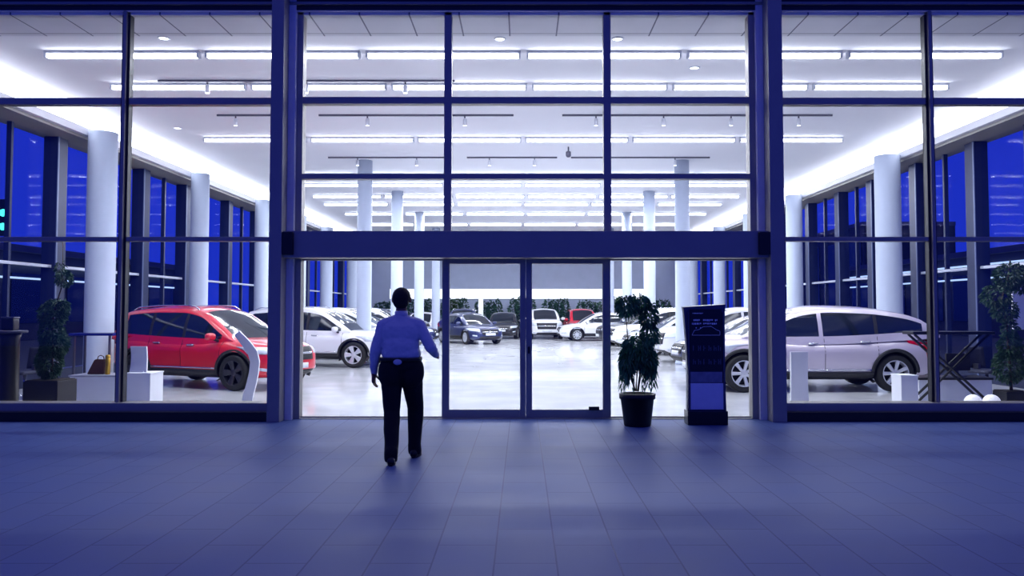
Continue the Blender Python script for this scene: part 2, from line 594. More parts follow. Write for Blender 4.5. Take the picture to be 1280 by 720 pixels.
# dark track rails with spotlights
M_SPOT = mat('spot_housing', (215, 217, 224), 0.4, 0.1, var=0.02)
def make_rail(L):
    bm = bmesh.new()
    box(bm, -L / 2, L / 2, -.02, .02, -.01, .03, .003)
    return bm
def make_spot():
    t = thing('spotlight', 'x', 'spotlight')
    bm = bmesh.new()
    lathe(bm, [(.03, -.02), (.045, -.05), (.045, -.17), (.04, -.18)], 14)
    link_mesh('housing', bm, M_SPOT, t, True)
    bm = bmesh.new()
    lathe(bm, [(.036, -.182), (.036, -.186)], 14)
    link_mesh('lens', bm, emis('spot_lens', (0.9, 0.93, 1), 5), t)
    bm = bmesh.new()
    box(bm, -.015, .015, -.015, .015, -.03, .03, .003)
    link_mesh('bracket', bm, M_TRACK, t)
    return t
spot0 = make_spot()
sp_used = False
ri = 0
for y, segs in ((15.2, [(-7.0, -1.3)]), (17.9, [(-6.9, -5.2), (-4.6, -.2), (.9, 7.0)]), (22.9, [(-5.6, -2.2), (-1.6, 1.0), (1.4, 5.4)])):
    for a, b in segs:
        rl = link_mesh('track_rail', make_rail(b - a), M_TRACK, None, loc=((a + b) / 2, y, CZ - .03))
        tag(rl, ['thin dark lighting track along the ceiling beside the second row of tubes',
                 'short dark lighting track at the left end of the middle track line',
                 'dark lighting track at left of centre in the middle track line',
                 'long dark lighting track at the right of the middle track line',
                 'dark lighting track in the rear track line beside the left round column',
                 'short dark lighting track in the centre of the rear track line',
                 'dark lighting track in the rear track line beside the right round column'][ri], 'light track', 'ceiling light tracks')
        n = max(2, int((b - a) / 1.5))
        for q in range(n):
            x = a + (b - a) * (q + .5) / n
            o = spot0 if not sp_used else copy_tree(spot0)
            sp_used = True
            o.location = (x, y, CZ - .0705)
            o['group'] = 'spotlights on the ceiling tracks'
            o['label'] = '%s spotlight from left on the track %s' % (ordn[q], ['beside the second tube row', 'at the left end of the middle line', 'left of centre in the middle line', 'right in the middle line', 'by the left round column', 'centre of the rear line', 'by the right round column'][ri])
        ri += 1
# security camera dome hanging between rows
t = thing('ceiling_camera', 'small grey camera hanging from the ceiling above the doors', 'camera', (X_(711, 21.5), 21.5, CZ))
bm = bmesh.new(); tube(bm, [(0, 0, 0), (0, 0, -.12)], .02); link_mesh('stem', bm, M_TRACK, t)
bm = bmesh.new(); lathe(bm, [(.05, -.12), (.07, -.14), (.07, -.24), (.04, -.28)], 16); link_mesh('housing', bm, M_TRACK, t, True)

# ------------------------------------------------------------------ CARS
def paint(name, rgb, metal=0.0, rough=0.32):
    return mat('paint_' + name, rgb, rough, metal, var=0.01, scale=2, coat=0.9)
P_RED = paint('red', (205, 18, 42), 0.0, 0.35)
P_WHITE = paint('white', (232, 232, 236))
P_PEARL = paint('pearl', (206, 196, 208), 0.15)
P_SILVER = paint('silver', (170, 174, 184), 0.5)
P_BLACK = paint('black', (16, 17, 22))
P_BLUE = paint('blue', (30, 42, 90), 0.2)
P_GREY = paint('grey', (84, 88, 100), 0.4)
M_CARGLASS = mat('car_glass', (20, 28, 36), 0.06, 0, var=0.1, scale=1.5, spec=0.9)
M_TYRE = mat('tyre_rubber', (18, 18, 20), 0.75, 0, var=0.15, scale=30)
M_RIM = mat('alloy_silver', (205, 208, 216), 0.3, 0.5, var=0.03)
M_RIMD = mat('alloy_dark', (58, 58, 66), 0.35, 0.6, var=0.05)
M_CLAD = mat('cladding_black', (22, 22, 26), 0.6, 0, var=0.1, scale=20)
M_HEAD = mat('headlight_lens', (215, 222, 232), 0.12, 0.2, var=0.1, scale=20)
M_TAIL = mat('tail_light_lens', (190, 12, 30), 0.15, 0, var=0.1)
M_CHROME = mat('chrome', (215, 218, 224), 0.15, 0.95, var=0.02)
M_PLATE = mat('blank_plate', (215, 218, 225), 0.5)
M_WELL = mat('wheel_well', (10, 10, 12), 0.9)
M_INT = mat('car_interior', (40, 42, 50), 0.8)

def bake(o):
    """apply modifiers"""
    dg = bpy.context.evaluated_depsgraph_get()
    dg.update()
    me = bpy.data.meshes.new_from_object(o.evaluated_get(dg))
    o.modifiers.clear()
    o.data = me

def make_car(P):
    L, W = P['L'], P['W']
    xe = L / 2
    zt, zb, zr = P['zt'], P['zb'], P['zr']
    root = thing('car', 'x', 'car')
    # ---- lower body
    def wide(x, z=0.6):
        u = min(1, abs(x) / xe)
        p = P.get('plan', 6.0) if x < 0 else P.get('plan_front', 4.5)
        b = W * (1 - u ** p) ** (1 / p) if u < 1 else 0
        for wx in (P['wf'], P['wr']):
            b += .018 * math.exp(-((x - wx) / .38) ** 2) * (1 if u < .97 else 0)
        return b
    ns = 56
    xs = [xe * math.sin(math.pi / 2 * (-1 + 2 * i / ns)) for i in range(ns + 1)]
    xs = [x * .9995 for x in xs]
    nr = 40
    bm = bmesh.new()
    rings = []
    for x in xs:
        u = abs(x) / xe
        t_, b_ = interp(zt, x), interp(zb, x)
        sh = (1 - u ** 22) ** (1 / 5.0)
        zc = (t_ + b_) / 2 - .05
        hu, hl = (t_ - zc) * max(sh, .25), (zc - b_) * max(sh, .25)
        w_ = max(wide(x), .05 * W)
        ring = []
        for k in range(nr):
            a = 2 * math.pi * k / nr
            c_, s_ = math.cos(a), math.sin(a)
            h = hu if s_ >= 0 else hl
            e1, e2 = (2 / 4.2, 2 / 3.6) if s_ >= 0 else (2 / 5.0, 2 / 5.0)
            y = w_ * math.copysign(abs(c_) ** e1, c_)
            z = zc + h * math.copysign(abs(s_) ** e2, s_)
            # door scallop
            if abs(c_) > .5 and P['wr'] + .4 < x < P['wf'] - .4:
                y -= math.copysign(.03 * math.exp(-((z - .50) / .12) ** 2), c_)
                y += math.copysign(.012 * math.exp(-((z - .82) / .05) ** 2), c_)
            ring.append(bm.verts.new((x, y, z)))
        rings.append(ring)
    for a, b in zip(rings, rings[1:]):
        for k in range(nr):
            bm.faces.new((a[k], a[(k + 1) % nr], b[(k + 1) % nr], b[k]))
    bm.faces.new(rings[0][::-1]); bm.faces.new(rings[-1])
    fixn(bm)
    body = link_mesh('body', bm, [P_RED, M_WELL], root, True)
    # wheel wells
    cb = bmesh.new()
    rw = P['R'] + .055
    for wx in (P['wf'], P['wr']):
        for s in (-1, 1):
            lathe(cb, [(rw, s * (W - .30)), (rw, s * (W + .2))], 36, 'Y', (wx, 0, P['R']))
    fixn(cb)
    cut = link_mesh('cut', cb, [M_WELL])
    md = body.modifiers.new('b', 'BOOLEAN')
    md.operation = 'DIFFERENCE'
    md.object = cut
    md.solver = 'EXACT'
    md.material_mode = 'TRANSFER'
    bake(body)
    bpy.data.objects.remove(cut)
    while len(body.data.materials) > 2:
        body.data.materials.pop()
    for p in body.data.polygons:
        p.use_smooth = p.material_index == 0 and len(p.vertices) < 20
    tb = bmesh.new(); tb.from_mesh(body.data)
    # ---- greenhouse
    gx0, gx1 = zr[0][0], zr[-1][0]
    wins = P['wins']
    ws, rs = P['ws'], P['rs']           # windshield and rear glass x ranges
    st_ = set([gx0, gx1, ws[0], ws[1], rs[0], rs[1]])
    for a, b in wins:
        st_.update((a, b))
    base = sorted(st_)
    sx_ = []
    for a, b in zip(base, base[1:]):
        n = max(1, int((b - a) / .09 + .5))
        sx_ += [a + (b - a) * q / n for q in range(n)]
    sx_.append(base[-1])
    gv = []
    for x in sx_:
        zbelt = interp(P['belt'], x)
        z1 = max(interp(zr, x), zbelt + .012)
        H = z1 - zbelt
        u = (x - (gx0 + gx1) / 2) / ((gx1 - gx0) / 2)
        yb = P['yb'] * (1 - .12 * abs(u) ** 4)
        lean = P.get('lean', .36)
        def yy(z):
            d = z - zbelt
            return yb - lean * d * (0.6 + .5 * d)
        a1 = zbelt + min(.035, H * .2)
        a2 = zbelt + max(H - .10, H * .55)
        a3 = zbelt + max(H - .035, H * .8)
        half = [(yy(zbelt - .12) , zbelt - .12), (yy(zbelt), zbelt), (yy(a1), a1), (yy((a1 + a2) / 2) + .006, (a1 + a2) / 2), (yy(a2), a2), (yy(a3) - .018, a3), (yy(z1) - .07, z1 - .010)]
        yt = half[-1][0]
        cr_ = min(.05, H * .25)
        top = []
        for q, f in enumerate((.90, .65, .35, 0)):
            top.append((yt * f, z1 + cr_ * (1 - f * f) - .010 * f))
        row = half + top
        full = row + [(-y, z) for y, z in row[-2::-1]]
        gv.append([(x, y, z) for y, z in full])
    nj = len(gv[0])
    def inr(x, r):
        return r[0] - 1e-6 <= x <= r[1] + 1e-6
    cats = {'roof': bmesh.new(), 'window_pillar': bmesh.new(), 'window_pillar_b': bmesh.new(), 'windshield': bmesh.new(), 'rear_window': bmesh.new(), 'side_window_a': bmesh.new(), 'side_window_b': bmesh.new()}
    vc = {k: {} for k in cats}
    def vert(cat, i, j):
        d = vc[cat]
        if (i, j) not in d:
            d[(i, j)] = cats[cat].verts.new(gv[i][j])
        return d[(i, j)]
    for i in range(len(sx_) - 1):
        xm = (sx_[i] + sx_[i + 1]) / 2
        for j in range(nj - 1):
            cat = 'roof'
            jj = min(j, nj - 2 - j)
            if jj in (2, 3) and any(inr(xm, r) for r in wins):
                cat = 'side_window_a' if j < nj / 2 else 'side_window_b'
            elif jj in (2, 3) and any(inr(xm, r) for r in P.get('gaps', [])):
                cat = 'window_pillar' if j < nj / 2 else 'window_pillar_b'
            elif jj >= 7 and inr(xm, ws):
                cat = 'windshield'
            elif jj >= 7 and inr(xm, rs):
                cat = 'rear_window'
            cats[cat].faces.new((vert(cat, i, j), vert(cat, i, j + 1), vert(cat, i + 1, j + 1), vert(cat, i + 1, j)))
    for e_ in (0, len(sx_) - 1):
        cats['roof'].faces.new([vert('roof', e_, j) for j in range(nj)])
    tb2 = bmesh.new()
    for k, b in cats.items():
        bmesh.ops.recalc_face_normals(b, faces=b.faces)
        # keep outward: check a high face
        b.faces.ensure_lookup_table()
        # parts of one side each
        ctr = Vector(((gx0 + gx1) / 2, 0, 1.1))
        sgn = sum((f.calc_center_median() - ctr).dot(f.normal) * f.calc_area() for f in b.faces)
        if sgn < 0:
            bmesh.ops.reverse_faces(b, faces=b.faces)
        nm = 'side_window' if k.startswith('side') else ('window_pillar' if k.startswith('window') else k)
        if len(b.faces):
            link_mesh(nm, b, P_RED if k == 'roof' else (M_CLAD if nm == 'window_pillar' else M_CARGLASS), root, True)
    # ---- wheels
    wheel_bm = {}
    for wx in (P['wf'], P['wr']):
        for s in (-1, 1):
            R_ = P['R']
            if 'tyre' not in wheel_bm:
                b = bmesh.new()
                prof = [(R_ * .66, -.10), (R_ * .72, -.115), (R_ * .9, -.118), (R_ * .975, -.10), (R_, -.07), (R_ * 1.0, .07), (R_ * .975, .10), (R_ * .9, .118), (R_ * .72, .115), (R_ * .66, .10)]
                lathe(b, prof, 40, 'Y', caps=False)
                fixn(b)
                ty = link_mesh('tyre', b, M_TYRE, None, True)
                wheel_bm['tyre'] = ty.data
                bpy.data.objects.remove(ty)
                b = bmesh.new()
                # barrel + lip
                lathe(b, [(R_ * .68, .108), (R_ * .70, .112), (R_ * .655, .112), (R_ * .62, .06), (R_ * .60, -.10), (R_ * .68, -.10)], 40, 'Y', caps=False)
                n = P['spokes']
                for k in range(n):
                    a0 = 2 * math.pi * k / n
                    for da in ((-.10, .10) if P.get('twin') else (0,)):
                        a = a0 + da
                        d = Vector((math.cos(a), 0, math.sin(a)))
                        tt = Vector((-math.sin(a), 0, math.cos(a)))
                        w0, w1 = P['spw']
                        c0, c1 = d * .045, d * R_ * .66
                        q = []
                        for c_, wd, y0, y1 in ((c0, w0, .085, .04), (c1, w1, .108, .06)):
                            q.append([b.verts.new(c_ + tt * wd + Vector((0, y0 - .01, 0))), b.verts.new(c_ + tt * wd * .4 + Vector((0, y0, 0))), b.verts.new(c_ - tt * wd * .4 + Vector((0, y0, 0))), b.verts.new(c_ - tt * wd + Vector((0, y0 - .01, 0))), b.verts.new(c_ - tt * wd + Vector((0, y1, 0))), b.verts.new(c_ + tt * wd + Vector((0, y1, 0)))])
                        for z in range(6):
                            b.faces.new((q[0][z], q[0][(z + 1) % 6], q[1][(z + 1) % 6], q[1][z]))
                lathe(b, [(.001, .095), (.04, .095), (.07, .085), (.075, .05)], 24, 'Y', caps=False)
                fixn(b)
                rm = link_mesh('rim', b, M_RIM, None, False)
                wheel_bm['rim'] = rm.data
                bpy.data.objects.remove(rm)
                b = bmesh.new()
                lathe(b, [(.02, .0), (R_ * .6, .0), (R_ * .6, -.03), (.02, -.03)], 30, 'Y', caps=True)
                bk = link_mesh('brake_disc', b, M_WELL, None)
                wheel_bm['brake'] = bk.data
                bpy.data.objects.remove(bk)
            wo = bpy.data.objects.new('wheel', wheel_bm['tyre'])
            C.objects.link(wo)
            wo.parent = root
            wo.location = (wx, s * (W - .13), R_)
            wo.rotation_euler = (0, 0, 0 if s > 0 else math.pi)
            for nm, key in (('rim', 'rim'), ('brake_disc', 'brake')):
                ro = bpy.data.objects.new(nm, wheel_bm[key])
                C.objects.link(ro)
                ro.parent = wo
    # ---- patches pressed on to the body
    allb = bmesh.new()
    for ch in root.children:
        if ch.name.split('.')[0] in ('body', 'roof', 'windshield', 'rear_window', 'side_window'):
            allb.from_mesh(ch.data)
    bvh = BVHTree.FromBMesh(allb)
    def patch(nm, m, quad, axis, sgn, nu=8, nv=4, off=.008, th=.02, par=None, wrapn=True):
        """quad: 4 (u, v) corners in the plane facing axis; pressed on the body from outside"""
        b = bmesh.new()
        outer, inner = [], []
        for i in range(nu + 1):
            ro_, ri_ = [], []
            for j in range(nv + 1):
                a, c = i / nu, j / nv
                u = (quad[0][0] * (1 - a) + quad[1][0] * a) * (1 - c) + (quad[3][0] * (1 - a) + quad[2][0] * a) * c
                v = (quad[0][1] * (1 - a) + quad[1][1] * a) * (1 - c) + (quad[3][1] * (1 - a) + quad[2][1] * a) * c
                if axis == 'x':
                    o_, d_ = Vector((sgn * 5, u, v)), Vector((-sgn, 0, 0))
                else:
                    o_, d_ = Vector((u, sgn * 5, v)), Vector((0, -sgn, 0))
                h = bvh.ray_cast(o_, d_)
                if h[0] is None:
                    p, n = None, None
                else:
                    p, n = h[0], h[1]
                ro_.append((p, n))
            outer.append(ro_)
        vo, vi = {}, {}
        for i, r_ in enumerate(outer):
            for j, (p, n) in enumerate(r_):
                if p is None:
                    continue
                n = n if n.dot(Vector((sgn, 0, 0)) if axis == 'x' else Vector((0, sgn, 0))) > 0 else -n
                vo[(i, j)] = b.verts.new(p + n * off)
                vi[(i, j)] = b.verts.new(p - n * th)
        for i in range(nu):
            for j in range(nv):
                ks = [(i, j), (i + 1, j), (i + 1, j + 1), (i, j + 1)]
                if all(k in vo for k in ks):
                    b.faces.new([vo[k] for k in ks])
                    b.faces.new([vi[k] for k in ks][::-1])
        be = [e_ for e_ in b.edges if len(e_.link_faces) == 1]
        done = set()
        inv = {v: k for k, v in vo.items()}
        for e_ in be:
            v1, v2 = e_.verts
            if v1 in inv and v2 in inv:
                try:
                    b.faces.new((v1, v2, vi[inv[v2]], vi[inv[v1]]))
                except Exception:
                    pass
        b.verts.ensure_lookup_table()
        for v in [v for v in b.verts if not v.link_faces]:
            b.verts.remove(v)
        fixn(b)
        return link_mesh(nm, b, m, par or root, True)
    k = P['kit']
    g = k['grille']
    patch('grille', M_CLAD, [(-g[0], g[1]), (g[0], g[1]), (g[0] * 1.12, g[2]), (-g[0] * 1.12, g[2])], 'x', 1, 12, 5, off=.012)
    b = bmesh.new()
    patch('grille_bar', M_CHROME, [(-g[0], (g[1] + g[2]) / 2 - .018), (g[0], (g[1] + g[2]) / 2 - .018), (g[0], (g[1] + g[2]) / 2 + .018), (-g[0], (g[1] + g[2]) / 2 + .018)], 'x', 1, 12, 2, off=.024)
    b.free()
    patch('bumper_intake', M_CLAD, [(-W * .62, .26), (W * .62, .26), (W * .55, .38), (-W * .55, .38)], 'x', 1, 12, 3, off=.010)
    h = k['head']
    for s in (-1, 1):
        patch('headlight', M_HEAD, [(s * h[0], h[2]), (s * h[1], h[2] + .03), (s * h[1], h[3]), (s * h[0], h[3] - .02)], 'x', 1, 8, 4, off=.012)
        patch('fog_lamp', M_HEAD, [(s * W * .70, .38), (s * W * .86, .40), (s * W * .86, .46), (s * W * .70, .43)], 'x', 1, 4, 3, off=.012)
        tl = k['tail']
        patch('tail_light', M_TAIL, [(s * tl[0], tl[2]), (s * tl[1], tl[2]), (s * tl[1], tl[3]), (s * tl[0], tl[3])], 'x', -1, 6, 6, off=.012)
        sl_ = k['tailside']
        patch('tail_light', M_TAIL, [(sl_[0], sl_[2]), (sl_[1], sl_[2] + .06), (sl_[1] + .04, sl_[3]), (sl_[0], sl_[3])], 'y', s, 5, 5, off=.012)
        # side cladding, arches, seams, handles
        xa_, xb_ = P['wr'] + rw + .0, P['wf'] - rw - .0
        patch('sill_cladding', M_CLAD, [(xa_, .25), (xb_, .25), (xb_, .40), (xa_, .40)], 'y', s, 20, 3, off=.014)
        if k.get('strip'):
            patch('sill_strip', M_CHROME, [(xa_ + .05, .42), (xb_ - .05, .42), (xb_ - .05, .445), (xa_ + .05, .445)], 'y', s, 16, 1, off=.012)
        for wx in (P['wf'], P['wr']):
            b = bmesh.new()
            N = 26
            prev = None
            for q in range(N + 1):
                a = R(-22) + R(224) * q / N
                pts = []
                for rr in (rw - .004, rw + k['arch']):
                    px_, pz_ = wx + rr * math.cos(a), P['R'] + rr * math.sin(a)
                    hh = bvh.ray_cast(Vector((px_, s * 5, pz_)), Vector((0, -s, 0)))
                    y = hh[0].y if hh[0] is not None else s * W * .97
                    if abs(y) < W * .75:
                        y = prev[1].co.y if prev else s * W * .97
                    pts.append((px_, y, pz_))
                yo = pts[1][1]
                vv = [b.verts.new((pts[0][0], yo - s * .05, pts[0][2])), b.verts.new((pts[0][0], yo + s * .014, pts[0][2])),
                      b.verts.new((pts[1][0], yo + s * .010, pts[1][2])), b.verts.new((pts[1][0], yo - s * .02, pts[1][2]))]
                vv = [vv[0], vv[1], vv[2], vv[3]]
                if prev:
                    pv = [prev[0], prev[1], prev[2], prev[3]]
                    for z in range(4):
                        b.faces.new((pv[z], pv[(z + 1) % 4], vv[(z + 1) % 4], vv[z]))
                prev = vv
            fixn(b)
            link_mesh('wheel_arch', b, M_CLAD, root, True)
        for xd in k['seams']:
            zt_ = interp(P['belt'], xd) - .01
            patch('door_seam', M_WELL, [(xd - .005, .42), (xd + .005, .42), (xd + .005, zt_), (xd - .005, zt_)], 'y', s, 1, 10, off=.002, th=.004)
        for xd in k['handles']:
            zh = interp(P['belt'], xd) - .12
            patch('door_handle', k.get('hm', M_CHROME), [(xd - .09, zh), (xd + .09, zh), (xd + .09, zh + .028), (xd - .09, zh + .028)], 'y', s, 5, 2, off=.03, th=.0)
        # mirror
        mxp = k['mirror']
        b = bmesh.new()
        bmesh.ops.create_uvsphere(b, u_segments=16, v_segments=10, radius=1)
        yb_ = P['yb']
        for v in b.verts:
            c = v.co
            v.co = Vector((mxp + .075 * math.copysign(abs(c.x) ** .7, c.x), s * (yb_ + .14) + .115 * math.copysign(abs(c.y) ** .75, c.y), interp(P['belt'], mxp) + .085 + .075 * math.copysign(abs(c.z) ** .75, c.z)))
        mo = link_mesh('wing_mirror', b, P_RED, root, True)
        b = bmesh.new()
        tube(b, [(mxp + .02, s * (yb_ - .05), interp(P['belt'], mxp) - .0), (mxp, s * (yb_ + .08), interp(P['belt'], mxp) + .05)], .03, 8)
        link_mesh('mirror_stalk', b, M_CLAD, mo)
        if k.get('rail'):
            ra, rb = k['rail']
            b = bmesh.new()
            pts = []
            for q in range(15):
                x = ra + (rb - ra) * q / 14
                zz_ = interp(zr, x)
                H = zz_ - interp(P['belt'], x)
                y_ = P['yb'] - P.get('lean', .36) * H * (.6 + .5 * H) - .085
                lift = .045 if 0 < q < 14 else .0
                pts.append((x, s * y_, zz_ + lift))
            tube(b, pts, .016, 8)
            link_mesh('roof_rail', b, M_CHROME, root, True)
    patch('rear_bumper', M_CLAD, [(-W * .8, .27), (W * .8, .27), (W * .82, .42), (-W * .82, .42)], 'x', -1, 12, 3, off=.012)
    patch('number_plate', M_PLATE, [(-.25, .62), (.25, .62), (.25, .74), (-.25, .74)], 'x', -1, 4, 2, off=.014)
    patch('number_plate', M_PLATE, [(-.25, .42), (.25, .42), (.25, .52), (-.25, .52)], 'x', 1, 4, 2, off=.03)
    allb.free()
    return root

SUV = dict(L=4.50, W=.925, R=.355, wf=1.36, wr=-1.30, spokes=5, spw=(.028, .05), twin=True, yb=.85, lean=.36, plan=6.0,
    zt=[(-2.25, .92), (-2.15, 1.06), (-1.6, 1.08), (0, 1.035), (1.0, 1.03), (1.5, 1.0), (1.95, .93), (2.15, .86), (2.25, .74)],
    zb=[(-2.25, .42), (-1.9, .27), (-1.0, .22), (1.0, .22), (1.9, .24), (2.25, .34)],
    belt=[(-2.2, 1.08), (-1.6, 1.05), (0, .99), (1.4, .96)],
    zr=[(-2.17, 1.04), (-1.98, 1.40), (-1.90, 1.545), (-1.5, 1.60), (-.8, 1.635), (-.2, 1.63), (.3, 1.55), (.75, 1.31), (1.22, .99)],
    wins=[(-1.72, -1.0), (-.92, -.06), (.02, .96)], gaps=[(-1.0, -.92), (-.06, .02)], ws=(.33, 1.20), rs=(-2.15, -1.95),
    kit=dict(grille=(.42, .58, .84), head=(.50, .86, .70, .86), tail=(.52, .84, .86, 1.04), tailside=(-2.16, -1.9, .86, 1.03), seams=(-.95, -.02, 1.02), handles=(-.72, .22), mirror=.86, arch=.05, strip=True, rail=(-1.7, .15)))
BIG = dict(SUV, L=4.85, W=.95, R=.365, wf=1.50, wr=-1.42, spokes=7, spw=(.026, .036), twin=False, yb=.875,
    zt=[(-2.42, .95), (-2.32, 1.08), (-1.7, 1.10), (0, 1.06), (1.1, 1.09), (1.7, 1.10), (2.1, 1.06), (2.32, .98), (2.42, .80)],
    zb=[(-2.42, .42), (-2.05, .28), (-1.1, .23), (1.1, .23), (2.0, .25), (2.42, .34)],
    belt=[(-2.35, 1.17), (-1.7, 1.12), (0, 1.04), (1.5, 1.03)],
    zr=[(-2.36, 1.12), (-2.2, 1.29), (-2.0, 1.42), (-1.6, 1.53), (-.9, 1.615), (-.2, 1.635), (.35, 1.57), (.9, 1.35), (1.5, 1.07)],
    wins=[(-2.0, -1.12), (-1.05, -.05), (.03, 1.16)], ws=(.38, 1.46), rs=(-2.33, -2.04), gaps=[(-1.12, -1.05)],
    kit=dict(grille=(.50, .56, .90), head=(.56, .90, .74, .92), tail=(.56, .88, .66, 1.00), tailside=(-2.34, -2.14, .52, .84), seams=(-1.09, -.06, 1.20), handles=(-.86, .16), mirror=1.0, arch=.06, strip=True))
SEDAN = dict(SUV, L=4.55, W=.90, R=.325, wf=1.38, wr=-1.30, spokes=10, spw=(.02, .028), twin=False, yb=.82, lean=.42, plan=5.0,
    zt=[(-2.27, .82), (-2.15, .98), (-1.6, 1.0), (0, .93), (1.0, .92), (1.5, .88), (1.95, .80), (2.15, .73), (2.27, .60)],
    zb=[(-2.27, .36), (-1.9, .22), (-1.0, .17), (1.0, .17), (1.9, .18), (2.27, .26)],
    belt=[(-2.2, .98), (-1.6, .96), (0, .90), (1.4, .87)],
    gaps=[(-.97, -.88), (-.08, 0)], zr=[(-2.05, .99), (-1.55, 1.20), (-1.2, 1.34), (-.7, 1.42), (-.1, 1.435), (.35, 1.36), (.8, 1.14), (1.22, .89)],
    wins=[(-1.30, -.97), (-.88, -.08), (.0, .92)], ws=(.38, 1.18), rs=(-1.95, -1.2),
    kit=dict(grille=(.40, .46, .70), head=(.50, .86, .60, .74), tail=(.50, .84, .78, .94), tailside=(-2.15, -1.9, .76, .92), seams=(-.92, -.04, 1.0), handles=(-.70, .2), mirror=.84, arch=.012))
proto = {'suv': make_car(SUV), 'big': make_car(BIG), 'sedan': make_car(SEDAN)}
cfirst = set()
def paint_car(root, paint_m, rim):
    def rec(o):
        b = o.name.split('.')[0]
        if o.type == 'MESH':
            if b in ('body', 'roof', 'wing_mirror'):
                o.material_slots[0].link = 'OBJECT'
                o.material_slots[0].material = paint_m
            if b == 'rim':
                o.material_slots[0].link = 'OBJECT'
                o.material_slots[0].material = rim
        for c in o.children:
            rec(c)
    rec(root)
def place_car(kind, x, y, deg, pm, label, rim=M_RIM, group='cars parked in the showroom'):
    """x, y of the car's middle; deg: heading of the nose, 0 = to the right of the picture, 180 = to the left, -90 = to the street"""
    if kind in cfirst:
        o = copy_tree(proto[kind])
    else:
        o = proto[kind]
        cfirst.add(kind)
    o.location = (x, y, 0)
    o.rotation_euler = (0, 0, R(deg))
    o['label'] = label
    o['group'] = group
    paint_car(o, pm, rim)
    return o
def place_by_wheel(kind, px, py, deg, pm, label, rim=M_RIM, near='auto'):
    """front wheel nearest the street touches the floor at this pixel"""
    P = {'suv': SUV, 'big': BIG, 'sedan': SEDAN}[kind]
    Y = CAMH / ((py - 387.9) / FPX) * 1.0
    g = at(px, py, Y)
    for _ in range(20):
        g = at(px, py, Y)
        Y += (g.z) * 12
    a = R(deg)
    best = None
    for s in (-1, 1):
        lx, ly = P['wf'], s * (P['W'] - .02)
        wx, wy = lx * math.cos(a) - ly * math.sin(a), lx * math.sin(a) + ly * math.cos(a)
        if best is None or wy < best[1]:
            best = (wx, wy)
    return place_car(kind, g.x - best[0], g.y - best[1], deg, pm, label, rim)
place_by_wheel('suv', 290, 489, -24, P_RED, 'bright red crossover with dark wheels and silver roof rails in the left showroom window', M_RIMD)
place_by_wheel('big', 931, 491, 180.5, P_PEARL, 'large pearl white crossover with silver seven-spoke wheels behind the right glazing')
place_by_wheel('suv', 441, 460, -10, P_WHITE, 'white crossover seen through the open space left of the man, its front wheel beside him')
# left line
LL = [('big', -6.0, 26.7, -8, P_SILVER, 'silver large crossover directly behind the white crossover left of the man'),
      ('sedan', -6.1, 30.2, -6, P_BLACK, 'black saloon in the left line, between the silver crossover and a white one'),
      ('suv', -6.2, 33.6, -5, P_WHITE, 'white crossover in the left line, just behind the black saloon'),
      ('sedan', -6.2, 37.2, -5, P_BLUE, 'dark blue saloon in the left line towards the far end'),
      ('big', -7.2, 41.2, -5, P_GREY, 'grey large crossover, last of the left line')]
for a in LL:
    place_car(*a)
RL = [('sedan', 6.3, 21.5, 187, P_BLUE, 'dark blue saloon nosing out behind the display board, by the potted tree'),
      ('big', 6.55, 24.9, 186, P_WHITE, 'white large crossover just behind the dark blue saloon'),
      ('sedan', 5.9, 28.9, 186, P_SILVER, 'silver saloon in the right line behind the white large crossover'),
      ('suv', 5.75, 32.6, 187, P_WHITE, 'white crossover in the right line, seen beside the right door leaf'),
      ('suv', 5.6, 36.2, 187, P_BLACK, 'black crossover in the right line behind the white crossover'),
      ('suv', 7.3, 39.5, 187, P_WHITE, 'white crossover, last of the right line before the far row')]
for a in RL:
    place_car(*a)
# far row, noses to the street
FR = [('suv', -8.1, 45.6, P_SILVER, 'silver crossover at the left end of the far row'), ('sedan', -5.7, 46.0, P_WHITE, 'white saloon, second from the left end of the far row'),
      ('suv', -3.35, 45.6, P_BLUE, 'dark blue crossover in the far row left of the white pole'), ('sedan', -1.05, 45.8, P_BLACK, 'black saloon in the far row just right of the white pole'),
      ('big', 1.2, 45.6, P_WHITE, 'white large crossover in the far row, seen through the middle of the doors'), ('suv', 3.45, 46.9, P_RED, 'red crossover in the far row, partly hidden by a white saloon'),
      ('suv', 5.9, 45.7, P_GREY, 'grey crossover in the far row near the right columns'), ('sedan', 8.2, 45.9, P_WHITE, 'white saloon at the right end of the far row')]
for kd, x, y, pm, lb in FR:
    place_car(kd, x, y, -90 + (3 if x > 0 else -3), pm, lb)
place_car('sedan', 4.1, 42.2, 186, P_WHITE, 'white saloon standing crosswise in front of the red saloon, seen through the right door leaf')
place_car('sedan', -2.6, 38.9, -60, P_BLUE, 'dark blue saloon angled in front of the far row, left of the white pole')
